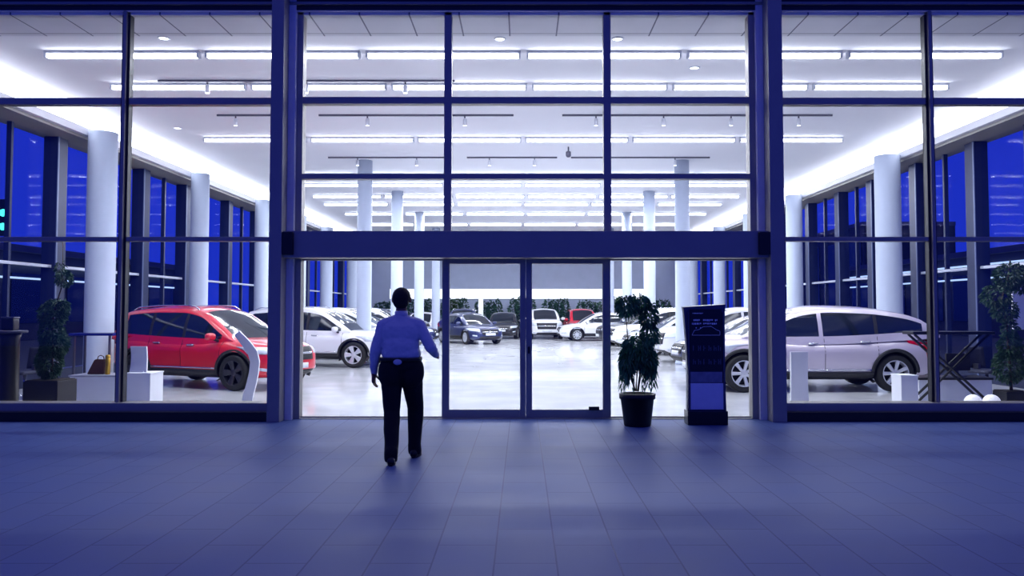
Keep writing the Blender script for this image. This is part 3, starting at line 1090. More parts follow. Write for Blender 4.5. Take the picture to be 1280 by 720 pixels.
# ================================================================== PERSON
def capsule(bm, p0, p1, r0, r1, sx=1.0, seg=16, side=None):
    """tapered limb with round ends; sx widens it along side"""
    p0, p1 = Vector(p0), Vector(p1)
    d = (p1 - p0)
    Ln = d.length
    d.normalize()
    s = Vector(side) if side else d.cross(Vector((0, 1, 0)))
    if s.length < .05:
        s = Vector((1, 0, 0))
    s = (s - d * s.dot(d)).normalized()
    t = d.cross(s)
    rings = []
    prof = []
    for q in range(6):
        a = math.pi / 2 * (1 - q / 5)
        prof.append((-r0 * math.sin(a), r0 * math.cos(a)))
    for q in range(1, 6):
        f = q / 6
        prof.append((Ln * f, r0 + (r1 - r0) * f))
    for q in range(6):
        a = math.pi / 2 * q / 5
        prof.append((Ln + r1 * math.sin(a), r1 * math.cos(a)))
    for h, r in prof:
        r = max(r, .0004)
        rings.append([bm.verts.new(p0 + d * h + s * (r * sx * math.cos(2 * math.pi * k / seg)) + t * (r * math.sin(2 * math.pi * k / seg))) for k in range(seg)])
    for a, b in zip(rings, rings[1:]):
        for k in range(seg):
            bm.faces.new((a[k], a[(k + 1) % seg], b[(k + 1) % seg], b[k]))
    bm.faces.new(rings[0][::-1])
    bm.faces.new(rings[-1])

def ellip(bm, c, r, rot=None, p=1.0):
    x = bmesh.ops.create_uvsphere(bm, u_segments=24, v_segments=16, radius=1)
    M = rot or Matrix.Identity(3)
    for v in x['verts']:
        q = v.co
        if p != 1.0:
            q = Vector([math.copysign(abs(a) ** p, a) for a in q])
        v.co = Vector(c) + M @ Vector((q.x * r[0], q.y * r[1], q.z * r[2]))

def blob(name, bm, m, parent, voxel, smooth=6, fac=.5):
    fixn(bm)
    o = link_mesh(name, bm, m, parent, True)
    a = o.modifiers.new('r', 'REMESH')
    a.mode = 'VOXEL'
    a.voxel_size = voxel
    a.use_smooth_shade = True
    b = o.modifiers.new('s', 'SMOOTH')
    b.iterations = smooth
    b.factor = fac
    bake(o)
    if not o.data.materials:
        o.data.materials.append(m)
    return o

def hand(bm, wrist, d, thumb, palmn, curl, sc_=1.0):
    """d: towards the fingers, thumb: direction of the thumb side, palmn: direction the palm faces"""
    d, th, pn = Vector(d).normalized(), Vector(thumb).normalized(), Vector(palmn).normalized()
    w = Vector(wrist)
    L_ = .092 * sc_
    capsule(bm, w - d * .02, w + d * .03, .024, .026, 1.15, side=th)
    for o_, r in ((-.028, .014), (-.010, .0155), (.010, .0155), (.027, .015)):
        capsule(bm, w + d * .018 + th * o_ * .75, w + d * L_ + th * o_, .017, r)
    for k, (o_, l_) in enumerate(((.030, .074), (.0105, .083), (-.0105, .077), (-.030, .060))):
        p = w + d * (L_ - .004) + th * o_
        dirn = (d + th * o_ * 1.5).normalized()
        rad = .0092 - .0004 * k
        for q, f in enumerate((.45, .30, .25)):
            a = curl * (.55, 1.0, .8)[q]
            ax = dirn.cross(pn)
            dirn = (Matrix.Rotation(a, 3, ax) @ dirn).normalized()
            p2 = p + dirn * l_ * f * sc_
            capsule(bm, p, p2, rad, rad - .0007, seg=10)
            p = p2
            rad -= .0007
    p = w + d * .022 + th * .026 + pn * .006
    dt = (d * .75 + th * .62 + pn * .25).normalized()
    for l_, rad in ((.042, .014), (.032, .0115), (.026, .0098)):
        p2 = p + dt * l_
        capsule(bm, p, p2, rad, rad - .001, seg=10)
        p = p2
        dt = (dt + pn * .22 - th * .22).normalized()

SKIN = mat('skin', (120, 78, 66), 0.55, 0, var=0.05, scale=30)
HAIR = mat('hair', (14, 12, 14), 0.75, 0, var=0.3, scale=90, bump=.4)
SHIRT = mat('shirt_cotton', (205, 205, 215), 0.8, 0, var=0.04, scale=60, bump=.1)
TROU = mat('trouser_wool', (12, 12, 16), 0.85, 0, var=0.15, scale=60)
SHOE = mat('shoe_leather', (8, 8, 10), 0.35, 0, var=0.1)
BELT = mat('belt_leather', (18, 15, 16), 0.45)

man = thing('person', 'person in a light blue shirt and black trousers walking towards the glass entrance', 'person', (X_(500, 8.35), 8.35, 0))
hipL, kneeL, ankL = Vector((-.10, .10, .97)), Vector((-.095, .10, .52)), Vector((-.065, -.10, .10))
hipR, kneeR, ankR = Vector((.10, .14, .97)), Vector((.125, .33, .53)), Vector((.115, .34, .10))
shL, elL, wrL = Vector((-.19, .09, 1.415)), Vector((-.268, .075, 1.165)), Vector((-.292, .13, .925))
shR, elR, wrR = Vector((.19, .09, 1.415)), Vector((.318, .06, 1.195)), Vector((.350, .26, 1.105))
bm = bmesh.new()
# head: skull, jaw, face
ellip(bm, (0, .10, 1.715), (.085, .100, .098))
ellip(bm, (0, .135, 1.655), (.060, .068, .070))
capsule(bm, (0, .185, 1.615), (0, .165, 1.63), .028, .04)
capsule(bm, (0, .185, 1.715), (0, .212, 1.685), .009, .014)          # nose
capsule(bm, (-.02, .195, 1.648), (.02, .195, 1.648), .008, .008)      # lips
capsule(bm, (-.035, .178, 1.735), (.035, .178, 1.735), .011, .011)    # brow
for s in (-1, 1):
    ellip(bm, (s * .094, .105, 1.690), (.012, .020, .033))            # ears
    ellip(bm, (s * .030, .180, 1.716), (.014, .010, .010))            # eyes
capsule(bm, (0, .085, 1.50), (0, .095, 1.66), .062, .056)             # neck
# torso and limbs under the clothes
ellip(bm, (0, .09, 1.34), (.17, .11, .17))
ellip(bm, (0, .10, 1.10), (.165, .12, .20))
capsule(bm, (-.13, .09, 1.42), (.13, .09, 1.42), .05, .05)
capsule(bm, (-.09, .11, .96), (.09, .13, .96), .10, .10)
for a, b, c in ((shL, elL, wrL), (shR, elR, wrR)):
    capsule(bm, a, b, .050, .040)
    capsule(bm, b, c, .040, .026)
for a, b, c in ((hipL, kneeL, ankL), (hipR, kneeR, ankR)):
    capsule(bm, a, b, .080, .052)
    capsule(bm, b, c, .050, .036)
    capsule(bm, c + Vector((0, -.02, -.05)), c + Vector((0, .13, -.065)), .034, .028)
hand(bm, wrL, (-.04, .10, -1), (.15, 1, .1), (1, -.15, 0), .42)
hand(bm, wrR, (.10, 1, -.12), (-.15, .1, 1), (-1, .15, .15), .75)
blob('body', bm, SKIN, man, .0055, 3)
bm = bmesh.new()
ellip(bm, (0, .088, 1.718), (.097, .108, .105))
ellip(bm, (0, .055, 1.665), (.084, .066, .070))
h_ = blob('hair', bm, HAIR, man, .006, 4)
for v in h_.data.vertices:
    # hairline: pull the front of the cap in over the face
    if v.co.y > .15 and v.co.z < 1.765:
        v.co.y = .15 - (v.co.y - .15) * .5
    n_ = noise.noise(v.co * 60)
    v.co += v.normal * n_ * .003
# shirt
bm = bmesh.new()
ellip(bm, (0, .09, 1.34), (.215, .135, .16), p=.9)
ellip(bm, (0, .09, 1.20), (.195, .145, .17), p=.85)
ellip(bm, (0, .105, 1.13), (.205, .155, .09), p=.75)
for s in (-1, 1):
    capsule(bm, (0, .088, 1.475), (s * .19, .088, 1.42), .078, .068)
capsule(bm, (0, .088, 1.46), (0, .09, 1.545), .095, .066)
for a, b, c in ((shL, elL, wrL), (shR, elR, wrR)):
    capsule(bm, a, b, .071, .056)
    capsule(bm, b, a.lerp(b, .0) * 0 + b.lerp(c, .93), .058, .040)
capsule(bm, wrL.lerp(elL, .12), wrL.lerp(elL, .02), .041, .038)
capsule(bm, wrR.lerp(elR, .12), wrR.lerp(elR, .02), .041, .038)
sh = blob('shirt', bm, SHIRT, man, .008, 5)
for v in sh.data.vertices:
    n_ = noise.noise(Vector((v.co.x * 9, v.co.y * 9, v.co.z * 5))) + .5 * noise.noise(v.co * 22)
    v.co += v.normal * n_ * .010
    if v.co.z < 1.075 and abs(v.co.x) < .23:
        v.co.z = 1.075 - (1.075 - v.co.z) * .25
bm = bmesh.new()
lathe(bm, [(.066, 1.515), (.070, 1.52), (.066, 1.575), (.058, 1.572)], 28, c=(0, .088, 0), caps=False)
fixn(bm)
co = link_mesh('collar', bm, SHIRT, man, True)
# trousers
bm = bmesh.new()
ellip(bm, (0, .115, 1.02), (.215, .155, .10), p=.75)
ellip(bm, (-.10, .09, .93), (.135, .145, .17), p=.9)
ellip(bm, (.105, .13, .93), (.135, .145, .17), p=.9)
for (a, b, c), w_ in (((hipL, kneeL, ankL), 0), ((hipR, kneeR, ankR), 0)):
    capsule(bm, a + Vector((0, 0, -.06)), b, .120, .088)
    capsule(bm, b, c + Vector((0, 0, .02)), .088, .070)
    capsule(bm, c + Vector((0, 0, .04)), c + Vector((0, .01, -.03)), .072, .070)
tr = blob('trousers', bm, TROU, man, .008, 6)
for v in tr.data.vertices:
    n_ = noise.noise(Vector((v.co.x * 8, v.co.y * 8, v.co.z * 7)))
    v.co += v.normal * n_ * .007
    v.co.z = max(v.co.z, .035)
bm = bmesh.new()
N = 40
prev = None
for k in range(N + 1):
    a = 2 * math.pi * k / N
    cx_ = math.copysign(abs(math.cos(a)) ** .75, math.cos(a)) * .214
    cy_ = math.copysign(abs(math.sin(a)) ** .75, math.sin(a)) * .158
    q = [bm.verts.new((cx_ * f, .108 + cy_ * f, z)) for f, z in ((1.0, 1.052), (1.02, 1.052), (1.02, 1.088), (1.0, 1.088))]
    if prev:
        for z in range(4):
            bm.faces.new((prev[z], prev[(z + 1) % 4], q[(z + 1) % 4], q[z]))
    prev = q
bmesh.ops.remove_doubles(bm, verts=bm.verts, dist=.0005)
fixn(bm)
link_mesh('belt', bm, BELT, man, True)
bm = bmesh.new()
ellip(bm, (-.015, -.052, 1.045), (.045, .012, .03))
link_mesh('shirt_tail', bm, SHIRT, man, True)
for ank, yaw in ((ankL, 0.12), (ankR, -0.1)):
    bm = bmesh.new()
    Rm = Matrix.Rotation(yaw, 3, 'Z')
    f = Vector((ank.x, ank.y, 0))
    capsule(bm, f + Rm @ Vector((0, -.045, .045)), f + Rm @ Vector((0, .12, .042)), .042, .040, 1.05)
    capsule(bm, f + Rm @ Vector((0, .09, .035)), f + Rm @ Vector((.0, .19, .030)), .046, .034, 1.1)
    capsule(bm, f + Rm @ Vector((0, -.03, .05)), f + Rm @ Vector((0, -.01, .11)), .042, .045)
    so = blob('shoe', bm, SHOE, man, .006, 3)
    for v in so.data.vertices:
        v.co.z = max(v.co.z, .012)
    bm = bmesh.new()
    pts = []
    for k in range(28):
        a = 2 * math.pi * k / 28
        y_ = .07 + .155 * math.sin(a)
        x_ = (.044 + .006 * math.sin(a)) * math.cos(a)
        p = f + Rm @ Vector((x_, y_, 0))
        pts.append((bm.verts.new((p.x, p.y, 0.0)), bm.verts.new((p.x, p.y, .022))))
    for k in range(28):
        a, b = pts[k], pts[(k + 1) % 28]
        bm.faces.new((a[0], b[0], b[1], a[1]))
    bm.faces.new([p[0] for p in pts][::-1]); bm.faces.new([p[1] for p in pts])
    link_mesh('sole', bm, BELT, so)

# ================================================================== PLANTS
M_LEAF = mat('leaf_green', (78, 138, 84), 0.5, 0, var=0.35, scale=5)
M_LEAFD = mat('leaf_dark_green', (40, 78, 52), 0.55, 0, var=0.35, scale=5)
M_STEM = mat('bark', (70, 58, 48), 0.8, 0, var=0.2, scale=40)
M_POT = mat('pot_plastic', (15, 15, 22), 0.5, 0, var=0.08)
M_SOIL = mat('soil', (30, 24, 20), 0.95, 0, var=0.4, scale=60, bump=.6)

def leaves(bm, rnd, blobs, n, ln, wd, droop):
    """n curved leaf blades spread through ellipsoids (c, r, share)"""
    tot = sum(b[2] for b in blobs)
    for c, r, w_ in blobs:
        for _ in range(int(n * w_ / tot)):
            while True:
                q = Vector((rnd.uniform(-1, 1), rnd.uniform(-1, 1), rnd.uniform(-1, 1)))
                if q.length < 1:
                    break
            q = q.normalized() * (q.length ** .45)
            p = Vector(c) + Vector((q.x * r[0], q.y * r[1], q.z * r[2]))
            out = Vector((q.x, q.y, q.z * .5)) + Vector((rnd.uniform(-.6, .6), rnd.uniform(-.6, .6), rnd.uniform(-.5, .3)))
            d = (out.normalized() + Vector((0, 0, -droop))).normalized()
            s = d.cross(Vector((rnd.uniform(-1, 1), rnd.uniform(-1, 1), rnd.uniform(-.3, 1))))
            if s.length < .1:
                continue
            s.normalize()
            l_, w2 = ln * rnd.uniform(.6, 1.2), wd * rnd.uniform(.7, 1.2)
            m1 = p + d * l_ * .45 + Vector((0, 0, .1 * l_))
            t_ = p + d * l_ + Vector((0, 0, -droop * .3 * l_))
            v = [bm.verts.new(x) for x in (p, m1 + s * w2, t_, m1 - s * w2)]
            bm.faces.new((v[0], v[1], v[2]))
            bm.faces.new((v[0], v[2], v[3]))

def pot(parent, r0, r1, h, square=False):
    bm = bmesh.new()
    if square:
        box(bm, -r1, r1, -r1, r1, 0, h, .01)
    else:
        lathe(bm, [(r0 * .96, 0), (r0, .015), (r1 * .97, h * .84), (r1 * 1.05, h * .84), (r1 * 1.07, h), (r1 * .97, h), (r1 * .95, h * .93)], 36)
    link_mesh('pot', bm, M_POT, parent, not square)
    bm = bmesh.new()
    r = r1 * .93
    if square:
        box(bm, -r, r, -r, r, h - .01, h + .012)
    else:
        lathe(bm, [(.01, h * .95), (r, h * .93)], 24, caps=False)
    link_mesh('soil', bm, M_SOIL, parent)

# potted tree by the doors (outside, in front of the right glass panel)
Yp = 11.05
sc_ = Yp / 1000
tx = X_(796, Yp)
def pz(py):
    return Z_(py, Yp)
tree = thing('potted_tree', 'potted weeping tree with drooping green leaves in a black pot beside the double doors', 'plant', (tx, Yp, 0))
pot(tree, .185, .235, .44)
def lp(px, py, y=0.0):
    return (X_(px, Yp) - tx, y, pz(py))
bm = bmesh.new()
for pts in ([lp(793, 489), lp(788, 462, .03), lp(785, 440), lp(784, 415), lp(782, 385)], [lp(797, 489), lp(800, 460, -.03), lp(806, 430), lp(812, 405), lp(800, 385)], [lp(795, 489, .03), lp(796, 465), lp(797, 440, .05), lp(800, 415)]):
    tube(bm, pts, [.014, .012, .010, .008, .005][:len(pts)], 7)
link_mesh('trunk', bm, M_STEM, tree, True)
rnd = random.Random(4)
bm = bmesh.new()
leaves(bm, rnd, [(lp(784, 382), (.13, .13, .13), 1.3), (lp(800, 378, .02), (.12, .12, .10), 1.0), (lp(811, 395), (.10, .12, .17), 1.2), (lp(812, 418), (.10, .12, .14), 1.0),
                 (lp(797, 432), (.17, .15, .13), 1.8), (lp(786, 448), (.10, .13, .20), 1.6), (lp(809, 450), (.10, .13, .19), 1.5), (lp(797, 445), (.13, .13, .12), 1.0)], 3600, .085, .013, .75)
for _ in range(26):
    x = rnd.choice([rnd.uniform(776, 790), rnd.uniform(802, 818)])
    y0 = rnd.uniform(440, 455)
    for q in range(12):
        leaves(bm, rnd, [(lp(x + rnd.uniform(-1.5, 1.5), y0 + q * rnd.uniform(1.5, 3.2), rnd.uniform(-.08, .08)), (.012, .012, .02), 1)], 2, .09, .010, 1.6)
link_mesh('foliage', bm, M_LEAF, tree)

# ================================================================== DISPLAY BOARD
Yk = 11.12
kx = X_(883, Yk)
K = thing('display_board', 'dark freestanding information board with a blue lower panel beside the potted tree', 'display board', (kx, Yk, 0), R(0))
M_BOARD = mat('board_black', (16, 17, 26), 0.3, 0, var=0.1)
M_EDGE = mat('board_edge', (70, 74, 100), 0.35, 0.4, var=0.05)
M_PANEL = mat('board_blue_panel', (222, 222, 238), 0.45, 0, var=0.03)
M_STRIP = mat('board_grey_strip', (128, 130, 150), 0.45, 0, var=0.15, scale=12)
def kz(py):
    return Z_(py, Yk)
def kxx(px):
    return X_(px, Yk) - kx
# body with flared top, built as an extruded outline
ol = [(859, 516), (859.5, 470), (858, 425), (855.5, 390), (854, 384), (908, 380.5), (907, 390), (905.5, 425), (906.5, 470), (907.5, 516)]
bm = bmesh.new()
f0 = [bm.verts.new((kxx(a), .03, kz(b))) for a, b in ol]
f1 = [bm.verts.new((kxx(a), .14, kz(b) + .01)) for a, b in ol]
bm.faces.new(f0); bm.faces.new(f1[::-1])
for k in range(len(ol)):
    bm.faces.new((f0[k], f0[(k + 1) % len(ol)], f1[(k + 1) % len(ol)], f1[k]))
fixn(bm)
link_mesh('cabinet', bm, M_EDGE, K)
def face(nm, m, x0, x1, y0, y1, d0, d1, bev=.003):
    return boxo(nm, m, kxx(x0), kxx(x1), d0, d1, kz(y1), kz(y0), K, bev)
boxo('base', M_BOARD, kxx(858), kxx(908), -.04, .22, 0, kz(513.5), K, .012)
bd = face('upper_panel', M_BOARD, 862.5, 902.5, 386.5, 464, .012, .03)
face('grey_strip', M_STRIP, 862.5, 902.5, 465, 478, .010, .03)
face('blue_panel', M_PANEL, 862.5, 903.5, 479, 512, .006, .03)
for a, b in ((859.8, 861.8), (903.6, 906)):
    face('side_rail', M_EDGE, a, b, 390, 512, .0, .03)
M_INK = mat('board_print', (225, 228, 240), 0.5)
M_INKD = mat('board_print_dim', (90, 94, 120), 0.5)
rk = random.Random(9)
bm = bmesh.new()
for (yy0, x0, x1, hh, dens) in ((391, 866, 880, 1.6, .7), (399, 867, 899, 3.0, .8), (403.5, 865, 896, 2.6, .85), (409, 868, 878, 1.8, .6)):
    x = x0
    while x < x1:
        w_ = rk.uniform(.8, 2.2)
        if rk.random() < dens:
            box(bm, kxx(x), kxx(x + w_), .009, .0125, kz(yy0 + hh * rk.uniform(.6, 1)), kz(yy0))
        x += w_ + .6
# outline of a car drawn on the panel
cpts = [(865, 419), (868, 413), (874, 412), (879, 408.5), (889, 408), (896, 412.5), (900, 414), (900, 419), (865, 419)]
for a, b in zip(cpts, cpts[1:]):
    tube(bm, [(kxx(a[0]), .011, kz(a[1])), (kxx(b[0]), .011, kz(b[1]))], .0035, 5)
o = link_mesh('print', bm, M_INK, bd)
bm = bmesh.new()
for yy0 in (432, 449):
    for x in (866, 872.5, 879, 885.5, 892, 897.5):
        box(bm, kxx(x), kxx(x + 1.0), .009, .0125, kz(yy0 + 6.5), kz(yy0))
        if rk.random() < .7:
            box(bm, kxx(x + 2.6), kxx(x + 3.5), .009, .0125, kz(yy0 + 6.5), kz(yy0 + rk.choice([0, 2])))
        if rk.random() < .6:
            box(bm, kxx(x), kxx(x + 3.2), .009, .0125, kz(yy0 + 3.6), kz(yy0 + 2.8))
link_mesh('print', bm, M_INKD, bd)

# ================================================================== SHOWROOM FURNITURE
M_DESK = mat('desk_white', (238, 240, 244), 0.45, 0, var=0.02)
M_BTOP = mat('table_top_blue', (28, 34, 110), 0.2, 0, var=0.05)
M_BROWN = mat('brown_leather', (74, 44, 34), 0.55, 0, var=0.2, scale=15)
M_BRASS = mat('brass', (190, 150, 60), 0.3, 0.8, var=0.1)
M_CHR = mat('chair_fabric', (40, 44, 66), 0.8, 0, var=0.1)

def slab(name, m, parent, x0, x1, y0, y1, z0, z1, b=.006):
    return boxo(name, m, x0, x1, y0, y1, z0, z1, parent, b)

# white podium and the upright panel on it (left window)
Yq = 13.1
x0, x1 = X_(158, Yq), X_(191, Yq)
pd = thing('display_podium', 'low white display podium in front of the red crossover', 'podium', ((x0 + x1) / 2, Yq, 0))
h = Z_(466, Yq)
hw = (x1 - x0) / 2
slab('plinth', M_DESK, pd, -hw, hw, -.05, .42, 0, h - .02)
slab('top_plate', M_DESK, pd, -hw - .01, hw + .01, -.06, .43, h - .02, h)
def curved_panel(name, label, cat, px0, px1, py0, py1, Y, zbase, bend, m=M_DESK):
    cx = (X_(px0, Y) + X_(px1, Y)) / 2
    w_ = (X_(px1, Y) - X_(px0, Y)) / 2
    t = thing(name, label, cat, (cx, Y, zbase))
    ht = Z_(py0, Y) - zbase
    bm = bmesh.new()
    rings = []
    for q in range(13):
        f = q / 12
        z = f * ht
        y = bend * math.sin(f * math.pi)
        ww = w_ * (1 + .12 * (1 - f) ** 2 + .05 * f ** 3)
        rings.append([bm.verts.new(p) for p in ((-ww, y, z), (ww, y, z), (ww, y + .04, z), (-ww, y + .04, z))])
    for a, b in zip(rings, rings[1:]):
        for k in range(4):
            bm.faces.new((a[k], a[(k + 1) % 4], b[(k + 1) % 4], b[k]))
    bm.faces.new(rings[0][::-1]); bm.faces.new(rings[-1])
    fixn(bm)
    link_mesh('panel', bm, m, t)
    slab('foot', m, t, -w_ * .8, w_ * .8, -.03, .10, 0.0, .018, .003)
    return t
curved_panel('brochure_panel', 'small curved white panel standing on the low podium before the red crossover', 'panel', 164, 183, 433, 466, Yq + .15, h, .03)
# bent white banner beside the red car's front wheel
Yr = 13.2
bt = thing('curved_stand', 'tall bent white stand curling over beside the dark front wheel of the red crossover', 'stand', (X_(312, Yr), Yr, 0))
path = [(309, 507), (311, 495), (315, 480), (318, 465), (319, 452), (316, 441), (309, 431), (301, 422), (296, 416)]
bm = bmesh.new()
prev = None
pl = [Vector((X_(a, Yr) - bt.location.x, 0, max(0, Z_(b, Yr)))) for a, b in path]
pl[0].z = 0
for i, p in enumerate(pl):
    d = (pl[min(i + 1, len(pl) - 1)] - pl[max(i - 1, 0)]).normalized()
    n_ = Vector((d.z, 0, -d.x))
    w_ = (.085, .082, .078, .075, .075, .078, .070, .060, .050)[i]
    q = [bm.verts.new(p + n_ * a + Vector((0, b, 0))) for a, b in ((-w_, 0), (w_, 0), (w_, .05), (-w_, .05))]
    if prev:
        for k in range(4):
            bm.faces.new((prev[k], prev[(k + 1) % 4], q[(k + 1) % 4], q[k]))
    else:
        bm.faces.new(q[::-1])
    prev = q
bm.faces.new(prev)
fixn(bm)
link_mesh('banner', bm, M_DESK, bt)
slab('foot', M_DESK, bt, -.16, .08, -.05, .12, 0, .015)

# left counter, high table, things on it
Yd = 13.9
cx0, cx1 = X_(89, Yd), X_(150, Yd)
ct = thing('reception_counter', 'low off-white counter behind the left potted plant', 'counter', ((cx0 + cx1) / 2, Yd, 0))
hc = Z_(469, Yd)
wc = (cx1 - cx0) / 2
slab('body', M_DESK, ct, -wc, wc, 0, .55, 0, hc - .03)
slab('top', mat('counter_top', (150, 152, 168), 0.35, 0, var=.05), ct, -wc - .02, wc + .02, -.02, .57, hc - .03, hc)
def bag(px, label, hgt, wd):
    x = X_(px, Yd + .2)
    t = thing('handbag', label, 'bag', (x, Yd + .25, hc))
    bm = bmesh.new()
    v = [bm.verts.new(p) for p in ((-wd, -.07, 0), (wd, -.07, 0), (wd, .07, 0), (-wd, .07, 0), (-wd * .25, -.035, hgt), (wd, -.035, hgt), (wd, .035, hgt), (-wd * .25, .035, hgt))]
    for f in ((3, 2, 1, 0), (4, 5, 6, 7), (0, 1, 5, 4), (1, 2, 6, 5), (2, 3, 7, 6), (3, 0, 4, 7)):
        bm.faces.new([v[k] for k in f])
    bmesh.ops.bevel(bm, geom=bm.edges[:], offset=.012, segments=2, affect='EDGES')
    link_mesh('body', bm, M_BROWN, t)
    bm = bmesh.new()
    tube(bm, [(wd * .0, 0, hgt - .01), (wd * .1, 0, hgt + .05), (wd * .4, 0, hgt + .07), (wd * .7, 0, hgt + .05), (wd * .8, 0, hgt - .01)], .008, 6)
    link_mesh('handle', bm, M_BROWN, t, True)
bag(121, 'brown leather bag standing on the counter behind the left potted plant', .26, .15)
cn = thing('canister', 'slim brass canister at the end of the counter by the left mullion', 'canister', (X_(136, Yd + .15), Yd + .15, hc))
bm = bmesh.new(); lathe(bm, [(.038, 0), (.042, .01), (.042, .28), (.036, .29), (.036, .33), (.02, .335)], 20)
link_mesh('body', bm, M_BRASS, cn, True)
bm = bmesh.new(); lathe(bm, [(.038, .29), (.040, .295), (.040, .33), (.02, .345)], 20)
link_mesh('lid', bm, M_BRASS, cn, True)

def high_table(label, px0, px1, py, Y, top, dep=.5, cross=False):
    a, b = X_(px0, Y), X_(px1, Y)
    t = thing('bar_table', label, 'table', ((a + b) / 2, Y, 0))
    w_ = (b - a) / 2
    z = Z_(py, Y)
    slab('tabletop', top, t, -w_, w_, 0, dep, z - .05, z, .008)
    if cross:
        for y, s in ((.05, 1), (.11, -1), (dep - .11, 1), (dep - .05, -1)):
            bm = bmesh.new()
            tube(bm, [(-s * (w_ - .05), y, z - .05), (s * (w_ - .05), y, .02)], .022, 8)
            link_mesh('leg', bm, M_BLACK, t, True)
        return t, z
    for x in (-w_ + .08, w_ - .08):
        for y in (.06, dep - .06):
            slab('leg', M_TRACK, t, x - .018, x + .018, y - .018, y + .018, 0, z - .05, .003)
    slab('footrest', M_TRACK, t, -w_ + .08, w_ - .08, dep / 2 - .012, dep / 2 + .012, .28, .305, .003)
    return t, z
high_table('high table with dark blue top standing behind the left counter', 86, 141, 416.5, 15.3, M_BTOP)
rt, rtz = high_table('high table with a thin black top behind the right counter', 1141, 1244, 414.5, 13.15, M_BLACK, .38, True)

# dark round bar post at the frame edge, left
Yv = 12.75
vb = thing('bar_post', 'dark standing pedestal with flared top at the left edge of the glazing', 'pedestal', (X_(13, Yv), Yv, 0))
bm = bmesh.new()
lathe(bm, [(.17, 0), (.17, .02), (.145, .04), (.14, Z_(424, Yv)), (.17, Z_(416, Yv))], 28)
link_mesh('column', bm, M_BLACK, vb, True)
bm = bmesh.new(); lathe(bm, [(.24, Z_(416, Yv)), (.25, Z_(416, Yv) + .01), (.25, Z_(413.5, Yv)), (.24, Z_(413, Yv))], 28)
link_mesh('tabletop', bm, M_TRACK, vb)
lt = thing('black_box', 'small black box standing on top of the dark pedestal', 'box', (X_(13, Yv), Yv, Z_(413, Yv)))
slab('body', M_BLACK, lt, -.10, .10, -.08, .08, 0, .19, .03)
slab('lid', M_TRACK, lt, -.105, .105, -.085, .085, .19, .215, .01)

# chair: shell seat on a chrome pedestal
def chair(label, x, y, deg, group):
    t = thing('office_chair', label, 'chair', (x, y, 0), R(deg), group)
    bm = bmesh.new(); box(bm, -.23, .23, -.22, .22, .44, .50, .03); link_mesh('seat', bm, M_CHR, t, True)
    bm = bmesh.new()
    rows_ = []
    for i in range(8):
        f = i / 7
        z = .52 + .38 * f
        rows_.append([(-.22 + .44 * j / 6, -.20 - .05 * f + .06 * (1 - ((j - 3) / 3) ** 2) * -1, z) for j in range(7)])
    F = [[bm.verts.new(p) for p in r] for r in rows_]
    B = [[bm.verts.new((p[0], p[1] - .035, p[2])) for p in r] for r in rows_]
    for i in range(7):
        for j in range(6):
            bm.faces.new((F[i][j], F[i][j + 1], F[i + 1][j + 1], F[i + 1][j]))
            bm.faces.new((B[i][j], B[i + 1][j], B[i + 1][j + 1], B[i][j + 1]))
    for i in range(7):
        for j in (0, 6):
            bm.faces.new((F[i][j], F[i + 1][j], B[i + 1][j], B[i][j]))
    for j in range(6):
        for i in (0, 7):
            bm.faces.new((F[i][j], F[i][j + 1], B[i][j + 1], B[i][j]))
    fixn(bm)
    link_mesh('backrest', bm, M_CHR, t, True)
    slab('back_bracket', M_TRACK, t, -.03, .03, -.27, -.15, .46, .60, .004)
    bm = bmesh.new(); lathe(bm, [(.028, .06), (.028, .44)], 14); link_mesh('pedestal', bm, M_CHROME, t, True)
    for k in range(4):
        a = math.pi / 4 + k * math.pi / 2
        bm = bmesh.new(); tube(bm, [(0, 0, .07), (.15 * math.cos(a), .15 * math.sin(a), .05), (.26 * math.cos(a), .26 * math.sin(a), .016)], [.018, .016, .014], 8)
        link_mesh('foot', bm, M_CHROME, t, True)
    return t
chair('dark office chair between the pedestal and the left potted plant', X_(33, 14.4), 14.4, 160, 'dark office chairs')
chair('dark office chair behind the right counter, beside the tall conifer', X_(1232, 14.6), 14.6, 200, 'dark office chairs')

# left window plant: narrow dark column with a small ball on a thin stem above
Yl = 12.7
pxl = X_(65, Yl)
pl_ = thing('potted_conifer', 'tall narrow dark evergreen in a square black pot behind the left glazing', 'plant', (pxl, Yl, 0))
pot(pl_, .27, .27, Z_(475, Yl), True)
def ll(px, py, y=0):
    return (X_(px, Yl) - pxl, y, Z_(py, Yl))
bm = bmesh.new()
tube(bm, [ll(66, 480), ll(67, 440), ll(66, 400), ll(70, 380), ll(76, 360), ll(77, 330), ll(76, 300)], [.02, .018, .015, .012, .009, .007, .004], 7)
link_mesh('trunk', bm, M_STEM, pl_, True)
bm = bmesh.new()
leaves(bm, random.Random(5), [(ll(66, 392), (.19, .17, .20), 1.6), (ll(73, 384), (.13, .13, .12), .8), (ll(65, 415), (.16, .16, .20), 1.5), (ll(69, 430), (.19, .16, .20), 1.6), (ll(63, 452), (.17, .16, .28), 2),
                              (ll(79, 348), (.10, .10, .12), .6), (ll(74, 335), (.05, .05, .10), .15)], 5200, .07, .014, .35)
link_mesh('foliage', bm, M_LEAFD, pl_)

